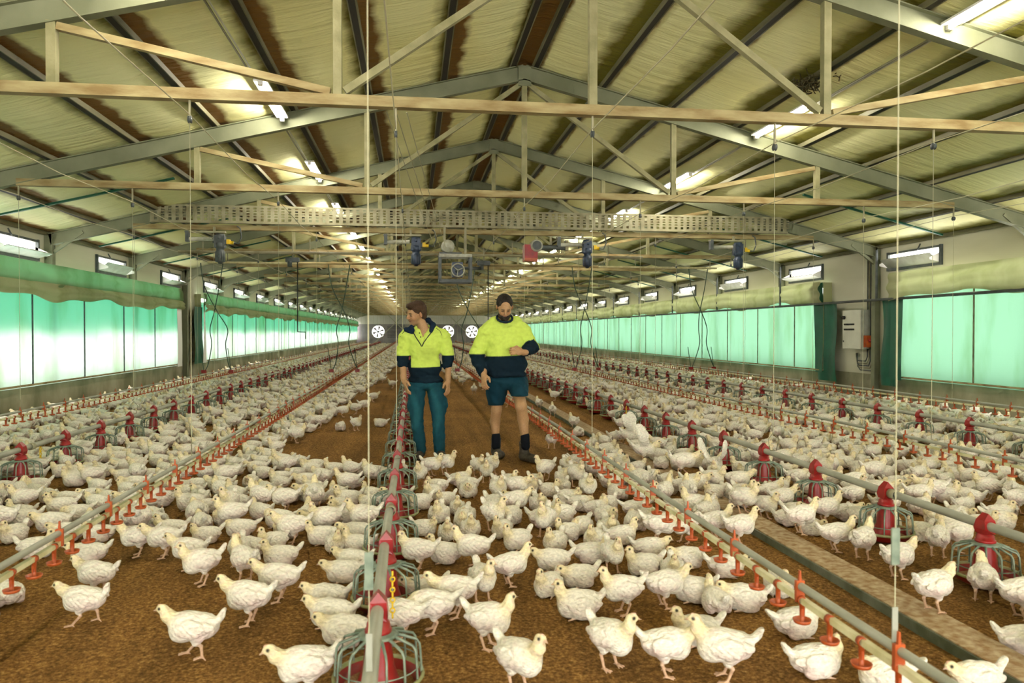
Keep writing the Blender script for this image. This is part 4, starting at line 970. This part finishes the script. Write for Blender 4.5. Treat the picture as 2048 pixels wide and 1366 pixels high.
# stuff: points with instanced birds
LOD = []
for k_ in (S1, S2, S3, T1, T2, T3, T4, T5):
    V, Q, c = chicken(.0078, small=True, **POSES[k_]); me = np_mesh('flock_' + k_.replace(' ', '_'), V, Q, c, M['bird']); LOD.append((k_, me))
src = bpy.data.collections.new('flock_sources')
for i, (k_, me) in enumerate(LOD):
    o = bpy.data.objects.new('a%02d_bird' % i, me); src.objects.link(o)
idx = {k_: i for i, (k_, _) in enumerate(LOD)}
def flock(birds, name, label):
    me = bpy.data.meshes.new(name); me.from_pydata([(b[0], b[1], .046 if 2.38 < b[0] < 2.66 else -.004) for b in birds], [], [])
    a = me.attributes.new('rot', 'FLOAT_VECTOR', 'POINT'); a.data.foreach_set('vector', np.array([(0, 0, math.radians(b[2])) for b in birds]).ravel())
    a = me.attributes.new('scl', 'FLOAT', 'POINT'); a.data.foreach_set('value', [b[4] for b in birds])
    a = me.attributes.new('pick', 'INT', 'POINT'); a.data.foreach_set('value', [idx.get(b[3], idx[S2]) for b in birds])
    o = obj(name, me); tag(o, label, 'chickens', kind='stuff')
    ng = bpy.data.node_groups.new('flock_nodes', 'GeometryNodeTree')
    ng.interface.new_socket('Geometry', in_out='INPUT', socket_type='NodeSocketGeometry'); ng.interface.new_socket('Geometry', in_out='OUTPUT', socket_type='NodeSocketGeometry')
    gi = ng.nodes.new('NodeGroupInput'); go = ng.nodes.new('NodeGroupOutput')
    ip = ng.nodes.new('GeometryNodeInstanceOnPoints'); ci = ng.nodes.new('GeometryNodeCollectionInfo')
    ci.inputs['Collection'].default_value = src; ci.inputs['Separate Children'].default_value = True; ci.inputs['Reset Children'].default_value = True
    def attr(n, t): q = ng.nodes.new('GeometryNodeInputNamedAttribute'); q.data_type = t; q.inputs['Name'].default_value = n; return q.outputs['Attribute']
    er = ng.nodes.new('FunctionNodeEulerToRotation'); ng.links.new(attr('rot', 'FLOAT_VECTOR'), er.inputs[0])
    ng.links.new(gi.outputs[0], ip.inputs['Points']); ng.links.new(ci.outputs[0], ip.inputs['Instance']); ip.inputs['Pick Instance'].default_value = True
    ng.links.new(attr('pick', 'INT'), ip.inputs['Instance Index']); ng.links.new(er.outputs[0], ip.inputs['Rotation']); ng.links.new(attr('scl', 'FLOAT'), ip.inputs['Scale'])
    ng.links.new(ip.outputs[0], go.inputs[0])
    md = o.modifiers.new('flock', 'NODES'); md.node_group = ng
    return o
flock(REST, 'flock', 'rest of the white chicken flock filling the barn floor to the end wall')
# ================================================================== PEOPLE
from mathutils.bvhtree import BVHTree
SK, SKR, HR, LIP, DK, WH, YEL, NAV, JEAN, SHO, BOOT, SOCK = range(12)
PC = {SK: (.42, .24, .115), SKR: (.44, .205, .105), HR: (.035, .022, .012), LIP: (.36, .15, .10), DK: (.02, .014, .01), WH: (.5, .45, .4), YEL: (.55, .70, .12), NAV: (.006, .016, .026),
      JEAN: (.008, .055, .075), SHO: (.005, .035, .055), BOOT: (.075, .062, .045), SOCK: (.008, .01, .014)}
M['skin'] = vcol_mat('skin', .55, .25, 90, .22, .001, .12)
M['hair'] = vcol_mat('hair', .8, 1.0, 190, .45, .004, stretch=(1, 1, .35))
M['fleece'] = vcol_mat('hi_vis_fleece', .9, .25, 26, .14, .006, spec=.1)
M['denim'] = vcol_mat('denim_cloth', .85, .3, 22, .25, .006, stretch=(1, 1, .4), spec=.15)
M['boot'] = vcol_mat('dusty_leather', .7, .6, 40, .5, .004)
def fix(B, h, name, m, parent, disp=None, cf=None, boost=None, label=None, clip=None):
    V, Q, c = B.mesh(h, disp, PC, cf, clip, boost); o = obj(name, np_mesh(name, V, Q, c, m), parent)
    if label: o['label'] = label
    return o, V, Q
def head(B, c, R3, s=1.0, nk=None):
    """skin prims of a head; local X = face, Y = its left, Z = up"""
    c = np.array(c, float); H = lambda a, b, d: c + R3 @ (np.array((a, b, d)) * s)
    E = lambda p, r, col, k=.012, rot=None, sub=False: B.E(H(*p), np.array(r) * s, col, R3 if rot is None else R3 @ rotm(*rot), k, sub)
    E((-.012, 0, .028), (.098, .076, .086), SK, .02); E((.030, 0, -.025), (.060, .060, .082), SK, .03); E((.030, 0, -.085), (.050, .050, .032), SK, .02); E((.066, 0, -.100), (.020, .024, .017), SK, .018)
    E((.080, 0, .022), (.013, .048, .010), SK, .012)
    for q in (-1, 1):
        E((.060, q * .036, -.028), (.026, .022, .024), SKR, .015); E((.093, q * .031, .002), (.014, .017, .010), SK, .010, sub=True)
        E((.074, q * .031, .001), (.012, .014, .010), SK, .003); E((.0845, q * .031, -.002), (.004, .012, .0035), DK, .002)
        E((.090, q * .032, .021), (.006, .019, .0045), HR, .003); E((-.004, q * .079, -.006), (.019, .008, .031), SKR, .006, (0, 12, q * 16))
    B.K(H(.088, 0, .014), H(.110, 0, -.022), .008 * s, .0125 * s, SK, .008); E((.099, 0, -.030), (.013, .017, .009), SKR, .006)
    E((.087, 0, -.053), (.008, .022, .0045), LIP, .004); E((.084, 0, -.063), (.009, .019, .0055), LIP, .004); E((.092, 0, -.058), (.004, .020, .0014), DK, .0015)
    if nk is not None: B.K(H(-.025, 0, -.060), nk, .052 * s, .062, SK, .02)
def hand(B, w, d, n, curl=.35, s=1.0, thumb=1, spread=.16):
    """w wrist, d direction of the fingers, n palm normal (fingers curl towards n)"""
    w = np.array(w, float); d = np.array(d, float); d /= np.linalg.norm(d); n = np.array(n, float); n -= d * (n @ d); n /= np.linalg.norm(n); a = np.cross(n, d)
    R3 = np.stack([d, a, n], 1); L_ = lambda x, y, z: w + R3 @ (np.array((x, y, z)) * s)
    B.E(L_(.048, 0, .002), (.048 * s, .041 * s, .016 * s), SK, R3, .012); B.K(L_(-.04, 0, 0), L_(.02, 0, 0), .030 * s, .028 * s, SK, .015)
    for i, (yo, ln) in enumerate(((-.030, .068), (-.010, .078), (.011, .073), (.030, .058))):
        a0 = curl * .7; p = L_(.088, yo * thumb, .0); ang = 0; yy = yo * spread * 3
        for k, f in enumerate((.45, .32, .23)):
            ang += a0 * (1.1 if k else .8); st = np.array((math.cos(ang) * ln * f, yy * thumb * f * .3, math.sin(ang) * ln * f)); q = p + R3 @ (st * s)
            B.K(p, q, (.0105 - k * .0008) * s, (.0098 - k * .0008) * s, SK if k < 2 else SKR, .003); p = q
    p0 = L_(.018, -.030 * thumb, .006); p1 = L_(.052, -.056 * thumb, .018 + .01 * curl); p2 = L_(.082, -.058 * thumb + .012 * curl * thumb, .026 + .02 * curl)
    B.chain([p0, p1, p2], [.015 * s, .0125 * s, .0095 * s], SK, .006)
def folds(amp, seed, sc=1.0):
    r = np.random.RandomState(seed); K = r.normal(0, 1, (9, 3)) * np.array((11, 11, 17)) * sc; ph = r.uniform(0, 6, 9)
    def f(P):
        v = 0
        for k, p in zip(K, ph): v = v + np.sin(P @ k + p + 1.2 * np.sin(P @ k[[2, 0, 1]] * .5))
        return amp * v / 4
    return f
def person(u0, v0, name_label):
    o = floor_at(u0, v0); root = empty('person', o, name_label, 'person')
    def W(u, v, dy=0.0):
        d = floor_at(u, v if v > 700 else 900) if False else None
        q = Vector(((u - 1024) / F, 1.0, -(v - 683) / F)); q = Matrix.Rotation(-TH, 3, 'Z') @ (Matrix.Rotation(-PT, 3, 'X') @ q)
        t = (o.y + dy) / q.y; return np.array((q.x * t - o.x, dy, CAMZ + q.z * t - o.z))
    return root, W
def boot(B, p, yaw, s=1.0):
    c, s_ = math.sin(yaw), -math.cos(yaw); f = np.array((c, s_, 0)); p = np.array(p, float); q = lambda a, z: p + f * a * s + np.array((0, 0, z))
    B.K(q(-.05, .05), q(.13, .045), .052 * s, .050 * s, BOOT, .03); B.E(q(.15, .045), (.05, .05, .045), BOOT, (0, 0, 0), .02); B.K(q(-.045, .06), q(-.04, .20), .055 * s, .056 * s, BOOT, .03)
    B.E(q(-.03, .20), (.06, .06, .022), BOOT, (0, 0, 0), .01)
def flat(P): return .004 - P[..., 2]
# ---------------------------------------------------------------- man in jeans
root, W = person(859, 916, 'person in yellow and navy zip sweatshirt and teal jeans, looking down beside the feeder')
B = Blob(); hc = W(832, 627, -.03)
f = np.array((-.80, -.52, -.24)); f /= np.linalg.norm(f); l = np.cross((0, 0, 1), f); l /= np.linalg.norm(l); up = np.cross(f, l); R3 = np.stack([f, l, up], 1); R3 = R3 @ rotm(-8, 0, 0)
head(B, hc, R3, 1.12, W(850, 664, .0))
B.E(W(849, 690, .03), (.17, .10, .20), SK, k=.04); B.E(W(851, 738, .03), (.15, .09, .16), SK, k=.03); B.K(W(818, 672, .03), W(880, 672, .03), .06, .06, SK, .04)
aL = [W(811, 674, .02), W(804, 714, .02), W(808, 757, -.07)]; aR = [W(888, 674, .02), W(897, 714, .03), W(896, 757, -.03)]
for A in (aL, aR): B.chain(A, [.050, .044, .031], SK, .03)
B.chain([W(836, 775, .02), W(834, 838, 0), W(841, 905, 0)], [.055, .05, .045], SK, .02); B.chain([W(868, 775, .02), W(876, 838, 0), W(879, 905, 0)], [.055, .05, .045], SK, .02)
hand(B, W(808, 760, -.08), (.25, -.35, -1), (.9, .2, .1), .35, 1.12, 1); hand(B, W(896, 761, -.04), (.02, -.25, -1), (-.9, .5, 0), .45, 1.08, -1)
def stub(V, c):
    q = (V - hc) @ R3 / 1.12; w = np.clip((-.035 - q[:, 2]) / .02, 0, 1) * np.clip((q[:, 0] - .0) / .03, 0, 1) * (q[:, 2] > -.14) * .42
    return c * (1 - w[:, None]) + np.array((.10, .075, .05)) * w[:, None]
fix(B, .0062, 'person_body', M['skin'], root, cf=stub, boost={DK: 25, LIP: 5, HR: 8}, label='skin of head, forearms and hands')
# hair
B = Blob(); H = lambda a, b, d: hc + R3 @ (np.array((a, b, d)) * 1.12)
B.E(H(-.020, 0, .040), np.array((.104, .086, .090)) * 1.12, HR, R3, .02); B.E(H(-.055, 0, -.02), np.array((.062, .074, .072)) * 1.12, HR, R3, .02); B.E(H(.052, 0, .092), np.array((.050, .052, .030)) * 1.12, HR, R3, .015)
B.E(H(.098, 0, -.035), np.array((.096, .10, .092)) * 1.12, HR, R3, .006, True); B.E(H(.028, 0, -.10), np.array((.09, .10, .085)) * 1.12, HR, R3, .006, True)
hf = folds(.004, 3, 7)
fix(B, .0065, 'hair', M['hair'], root, disp=lambda P: hf(P), cf=lambda V, c: c * 0 + np.array((.060, .030, .014)) * (.7 + .6 * RS.rand(len(V), 1)), label='short dark brown hair')
# sweatshirt
B = Blob(); B.E(W(849, 692, .02), (.195, .135, .20), YEL, k=.05); B.E(W(850, 735, .02), (.190, .135, .17), YEL, k=.05); B.K(W(815, 671, .02), W(884, 671, .02), .082, .082, YEL, .05); B.K(W(835, 660, .03), W(866, 660, .03), .06, .06, YEL, .04)
B.E(W(852, 760, .02), (.205, .145, .055), YEL, k=.03)
eL = [W(811, 676, .02), W(804, 712, .02), W(805, 728, -.01)]; eR = [W(888, 676, .02), W(896, 712, .03), W(895, 730, .01)]
for A in (eL, eR): B.chain(A, [.078, .066, .058], YEL, .03)
f1_, f2_ = folds(.006, 5, 2.2), folds(.0035, 6, 4.2)
ff = lambda P: f1_(P) + f2_(P)
zy = W(850, 733.5)[2]; zc_ = W(850, 711)[2]; xa = W(822, 720)[0]; xb = W(880, 720)[0]; zh = W(850, 768)[2]
def cfs(V, c):
    body = (V[:, 0] > xa) & (V[:, 0] < xb); lim = np.where(body, zy + .004 * np.sin(V[:, 0] * 9), zc_)
    m_ = np.clip((lim - V[:, 2]) / .007 + .5, 0, 1)[:, None]; c = np.array(PC[YEL]) * (1 - m_) + np.array(PC[NAV]) * m_
    g = np.clip(np.sin(V[:, 0] * 13 + 2) * np.sin(V[:, 2] * 11 + 1), 0, 1) * (V[:, 2] < zy + .22) * (1 - m_[:, 0]); c *= (1 - .22 * g)[:, None]; return c
neck = W(849, 655, -.03)
def cl1(P):
    h_ = .075 - np.sqrt(((P[..., 0] - neck[0]) / 1.0) ** 2 + ((P[..., 1] - neck[1] - .0) / .9) ** 2 + ((P[..., 2] - neck[2] - .03) / 1.1) ** 2)
    vz = W(845, 690)[2]; wdt = np.clip((P[..., 2] - vz) / .20, 0, 1) * .070      # open zip V
    v = np.minimum(np.minimum(wdt - np.abs(P[..., 0] - W(843, 680)[0] - .0), -(P[..., 1] + .02)), P[..., 2] - vz)
    return np.maximum(np.maximum(h_, zh - P[..., 2]), v)
sw, Vs, Qs = fix(B, .0075, 'sweatshirt', M['fleece'], root, disp=ff, cf=cfs, clip=cl1, label='yellow sweatshirt with navy lower half and cuffs')
# undershirt showing in the open zip, collar flaps, zip tape
B = Blob(); B.E(W(849, 692, .02), (.180, .125, .185), YEL, k=.05); B.K(W(836, 664, .0), W(862, 664, .0), .055, .055, YEL, .04)
def cl2(P):
    vz = W(845, 676)[2]; wdt = np.clip((P[..., 2] - vz) / .12, 0, 1) * .04
    return np.maximum(np.maximum(np.minimum(wdt - np.abs(P[..., 0] - W(846, 680)[0]), P[..., 2] - vz), P[..., 2] - W(850, 657)[2]), np.maximum(-P[..., 2] + W(850, 715)[2], -.3))
us, Vu, Qu = fix(B, .0075, 'undershirt', M['fleece'], root, clip=cl2, label='pale yellow polo shirt in the open neck')
bt = BVHTree.FromPolygons([tuple(v) for v in Vs], [tuple(q) for q in Qs.tolist()])
bu = BVHTree.FromPolygons([tuple(v) for v in Vu], [tuple(q) for q in Qu.tolist()])
def front(u, v, t=bt, off=.009):
    p = W(u, v, 0); cdir = Vector(p) - (Vector((0, 0, CAMZ)) - root.location); cdir.normalize()
    h_ = t.ray_cast(Vector((0, 0, CAMZ)) - root.location, cdir)
    return (h_[0] - cdir * off) if h_[0] is not None else Vector(p) - Vector((0, .13, 0))
m = MB(); m.tube([front(826, 664), front(832, 675), front(840, 687), front(843, 693)], .0055, 'black', 6); m.tube([front(866, 661), front(857, 672), front(848, 684), front(844, 693)], .0055, 'black', 6); z_ = m.build('zip_tape', root)
m = MB(); m.tube([front(801, 674), front(807, 664), front(814, 657)], .003, 'black', 5); m.tube([front(872, 656), front(880, 662), front(884, 671)], .003, 'black', 5); m.build('shoulder_piping', root)
for uu, vv in ((839, 666), (841, 674)):
    p = front(uu, vv, bu, .003); m = MB(); m.lathe([(0, -.006), (.007, -.004), (.007, .004), (0, .006)], 'black', c=p, axis='y', n=8); m.build('button', us)
B = Blob()
B.K(W(812, 659, -.05), W(824, 664, -.105), .028, .024, NAV, .010, (1, .38, 1)); B.K(W(826, 650, -.02), W(818, 660, -.07), .024, .028, NAV, .010, (1, .6, 1)); B.K(W(823, 652, -.07), W(826, 660, -.11), .016, .018, NAV, .015)
B.K(W(856, 640, .06), W(866, 650, .0), .026, .030, NAV, .02); B.K(W(866, 650, .0), W(862, 662, -.085), .032, .022, NAV, .015, (1, .6, 1)); B.K(W(833, 645, .08), W(858, 640, .07), .022, .026, NAV, .02)
fix(B, .007, 'collar', M['fleece'], root, cf=lambda V, c: c * 0 + np.array((.010, .022, .045)), label='navy collar')
# jeans
B = Blob(); B.E(W(852, 768, .02), (.195, .135, .075), JEAN, k=.04)
B.chain([W(833, 782, .01), W(834, 838, -.02), W(841, 900, 0)], [.104, .074, .062], JEAN, .008); B.chain([W(872, 782, .01), W(877, 838, -.01), W(879, 902, 0)], [.104, .074, .064], JEAN, .008)
B.E(W(822, 812, .0), (.045, .07, .08), JEAN, k=.02); B.E(W(890, 808, .0), (.03, .06, .08), JEAN, k=.02)
fj0, fj1 = folds(.005, 9, 2.4), folds(.003, 10, 4.5)
fj = lambda P: fj0(P) + fj1(P)
def cfj(V, c):
    g = np.clip(np.sin(V[:, 0] * 26 + 1.2 * np.sin(V[:, 2] * 9)) * .8, 0, 1) ** 2 * np.clip((.55 - np.abs(V[:, 2] - .42)) * 3, 0, 1); return c * (1 - .5 * g[:, None]) + np.array((.03, .17, .19)) * .5 * g[:, None]
zt = W(850, 766)[2] + .03
fix(B, .0085, 'jeans', M['denim'], root, disp=fj, cf=cfj, clip=lambda P: np.maximum(P[..., 2] - zt, .045 - P[..., 2]), label='faded teal jeans')
for p, yw in ((W(840, 913, 0), -.15), (W(880, 913, 0), .1)):
    B = Blob(); p[2] = 0; boot(B, p, yw, .95); fix(B, .0075, 'boot', M['boot'], root, disp=folds(.002, 2, 3), clip=flat)
# ---------------------------------------------------------------- man in shorts
root, W = person(1016, 919, 'person in yellow and navy sweatshirt and dark shorts, head bowed, one hand raised')
FB, FF = .20, -.14      # rear and front foot
B = Blob(); hc = W(1009, 614, -.06)
f = np.array((.02, -.83, -.56)); f /= np.linalg.norm(f); l = np.cross((0, 0, 1), f); l /= np.linalg.norm(l); up = np.cross(f, l); R3 = np.stack([f, l, up], 1)
head(B, hc, R3, 1.10, W(1009, 648, .05))
B.E(W(1010, 690, .06), (.20, .14, .24), SK, k=.04); B.E(W(1012, 735, .03), (.20, .14, .16), SK, k=.04); B.K(W(975, 660, .05), W(1045, 660, .05), .07, .07, SK, .04)
B.chain([W(972, 664, .05), W(954, 708, .06), W(967, 748, -.10)], [.055, .048, .033], SK, .03); B.chain([W(1046, 664, .05), W(1064, 694, .03), W(1046, 706, -.24)], [.055, .046, .031], SK, .03)
kL, kR = W(993, 820, FB - .07), W(1042, 812, FF - .04)
B.chain([W(995, 775, .07), kL], [.07, .060], SK, .03); B.chain([W(1034, 775, .04), kR], [.07, .066], SK, .03)
B.chain([kL, W(990, 843, FB + .015), W(992, 878, FB)], [.058, .058, .036], SK, .02); B.chain([kR, W(1046, 838, FF + .015), W(1050, 880, FF)], [.062, .062, .041], SK, .02)
hand(B, W(968, 750, -.11), (-.08, -.5, -1), (.75, .35, -.5), .62, 1.1, 1); hand(B, W(1045, 704, -.27), (-.9, -.35, .12), (-.1, -.2, -1) if False else (.1, .95, -.25), .98, 1.08, -1)
fix(B, .0065, 'person_body', M['skin'], root, boost={DK: 25, LIP: 5, HR: 8}, label='skin of bowed head, hands and bare legs')
B = Blob(); H = lambda a, b, d: hc + R3 @ (np.array((a, b, d)) * 1.10)
B.E(H(-.024, 0, .038), np.array((.103, .084, .088)) * 1.10, HR, R3, .02); B.E(H(-.055, 0, -.02), np.array((.062, .074, .072)) * 1.10, HR, R3, .02)
B.E(H(.112, 0, .0), np.array((.092, .064, .118)) * 1.10, HR, R3, .006, True); B.E(H(.060, 0, -.075), np.array((.09, .10, .085)) * 1.10, HR, R3, .006, True)
hf2 = folds(.0015, 4, 9)
fix(B, .0065, 'hair', M['hair'], root, disp=hf2, cf=lambda V, c: c * 0 + np.array((.022, .015, .010)) * (.7 + .6 * RS.rand(len(V), 1)), label='close-cropped black hair')
B = Blob(); B.E(H(.034, 0, -.080), np.array((.062, .064, .046)) * 1.10, HR, R3, .015); B.E(H(.068, 0, -.100), np.array((.034, .036, .028)) * 1.10, HR, R3, .015); B.E(H(.090, 0, -.046), np.array((.010, .030, .006)) * 1.10, HR, R3, .006)
B.E(H(.10, 0, -.055), np.array((.022, .022, .008)) * 1.1, HR, R3, .004, True); B.E(H(.09, 0, -.01), np.array((.05, .075, .045)) * 1.1, HR, R3, .010, True)
fix(B, .006, 'beard', M['hair'], root, disp=hf2, cf=lambda V, c: c * 0 + np.array((.030, .020, .012)) * (.6 + .7 * RS.rand(len(V), 1)), label='short dark beard')
B = Blob(); B.E(W(1011, 690, .05), (.245, .175, .25), YEL, k=.05); B.E(W(1011, 728, .02), (.245, .185, .17), YEL, k=.05); B.K(W(976, 661, .05), W(1044, 660, .05), .088, .088, YEL, .05); B.K(W(990, 645, .07), W(1030, 645, .07), .075, .075, YEL, .05)
B.E(W(1013, 748, .02), (.225, .16, .05), YEL, k=.03)
B.chain([W(971, 668, .05), W(954, 708, .06), W(956, 722, .03), W(965, 744, -.07)], [.090, .078, .070, .052], YEL, .03); B.chain([W(1048, 668, .05), W(1065, 694, .03), W(1051, 703, -.18)], [.095, .076, .056], YEL, .03)
zy2 = W(1011, 711)[2]; zh2 = W(1011, 757)[2]; zel = W(1060, 690)[2]; xr = W(1040, 700)[0]; xl = W(970, 700)[0]
def cfs2(V, c):
    x, y, z = V.T; body = z < zy2 + .006 * np.sin(x * 8) + .03 * (x - 0) * .2
    a_, b_ = W(1065, 692, .03), W(1051, 703, -.18); d_ = b_ - a_; t_ = np.clip((V - a_) @ d_ / (d_ @ d_), -.3, 1.1)
    dd = np.sqrt(((V - a_ - t_[:, None] * d_) ** 2).sum(1)); arm = np.where((dd < .092 - .022 * t_) & (t_ > .0), np.clip(t_ / .04, 0, 1), 0)
    arm = np.maximum(arm, np.clip((W(1062, 697)[2] - z) / .008 + .5, 0, 1) * (x > W(1056, 700)[0]))
    lim = np.where(x < xl, W(955, 708)[2], zy2 + .006 * np.sin(x * 8)); m_ = np.maximum(np.clip((lim - z) / .007 + .5, 0, 1), arm)[:, None]
    return np.array(PC[YEL]) * (1 - m_) + np.array(PC[NAV]) * m_
nk2 = W(1010, 632, -.04)
def cl3(P): return np.maximum(.092 - np.sqrt((P[..., 0] - nk2[0]) ** 2 + ((P[..., 1] - nk2[1]) / 1.1) ** 2 + ((P[..., 2] - nk2[2] - .02) / 1.0) ** 2), zh2 - P[..., 2])
f3_, f4_ = folds(.0075, 15, 1.9), folds(.004, 16, 3.8)
ff2 = lambda P: f3_(P) + f4_(P)
fix(B, .0075, 'sweatshirt', M['fleece'], root, disp=ff2, cf=cfs2, clip=cl3, label='yellow sweatshirt with navy lower half and sleeves')
B = Blob()
for k in range(14):
    a = 2 * PI * k / 14; a2 = 2 * PI * (k + 1) / 14; g = lambda a: np.array((nk2[0] + .088 * math.cos(a), nk2[1] + .03 + .088 * math.sin(a), nk2[2] - .022 + .050 * math.sin(a)))
    B.K(g(a), g(a2), .0125, .0125, NAV, .006)
fix(B, .007, 'collar', M['fleece'], root, cf=lambda V, c: c * 0 + np.array((.008, .018, .03)), label='navy neckband')
B = Blob(); B.E(W(1015, 762, .03), (.215, .155, .10), SHO, k=.04)
hL, hR = W(992, 805, FB - .06), W(1039, 788, FF + .0)
B.chain([W(994, 772, .05), hL], [.128, .098], SHO, .02); B.chain([W(1035, 768, .02), hR], [.128, .098], SHO, .02)
zt2 = W(1015, 754)[2] + .03; zl, zr = W(992, 810, FB - .06)[2], W(1039, 792, FF)[2]; xm = W(1016, 790)[0]
fix(B, .0085, 'shorts', M['denim'], root, disp=folds(.007, 19, 2.6), clip=lambda P: np.maximum(P[..., 2] - zt2, np.where(P[..., 0] < xm, zl, zr) - P[..., 2]), label='dark navy-teal work shorts')
for (pa, pb, bp, yw) in ((W(992, 872, FB), W(992, 892, FB), W(994, 905, FB), .15), (W(1050, 872, FF), W(1051, 892, FF), W(1053, 912, FF), .5)):
    B = Blob(); B.K(pa, pb, .050, .050, SOCK, .01); fix(B, .006, 'sock', M['fleece'], root, label='dark sock')
    B = Blob(); q = np.array(bp); q[2] = 0; boot(B, q, yw, 1.0); fix(B, .0075, 'boot', M['boot'], root, disp=folds(.002, 2, 3), clip=flat)
# ================================================================== CAMERA, WORLD, VIEW
cd = bpy.data.cameras.new('camera'); cam = bpy.data.objects.new('camera', cd); C.objects.link(cam)
cd.sensor_width = 36.0; cd.lens = F / 2048 * 36; cd.clip_start = .05; cd.clip_end = 400
cam.location = (0, 0, CAMZ)
R = Matrix.Rotation(-TH, 4, 'Z') @ Matrix.Rotation(PI / 2 - PT, 4, 'X')
cam.rotation_euler = R.to_euler(); scene.camera = cam
cd.dof.use_dof = True; cd.dof.focus_distance = 8.6; cd.dof.aperture_fstop = 3.2
wd = bpy.data.worlds.new('sky'); scene.world = wd; wd.use_nodes = True
bg = wd.node_tree.nodes['Background']; bg.inputs[0].default_value = (1.0, .97, .90, 1); bg.inputs[1].default_value = 8.5
scene.view_settings.view_transform = 'Standard'; scene.view_settings.look = 'None'; scene.view_settings.gamma = 1.0
scene.view_settings.exposure = 0.42
cy = scene.cycles
cy.use_denoising = True; cy.max_bounces = 5; cy.diffuse_bounces = 3; cy.glossy_bounces = 2; cy.transmission_bounces = 3; cy.transparent_max_bounces = 4
cy.sample_clamp_indirect = 4.0; cy.sample_clamp_direct = 0.0; cy.use_adaptive_sampling = True; cy.adaptive_threshold = 0.09; cy.adaptive_min_samples = 12; cy.caustics_reflective = False; cy.caustics_refractive = False
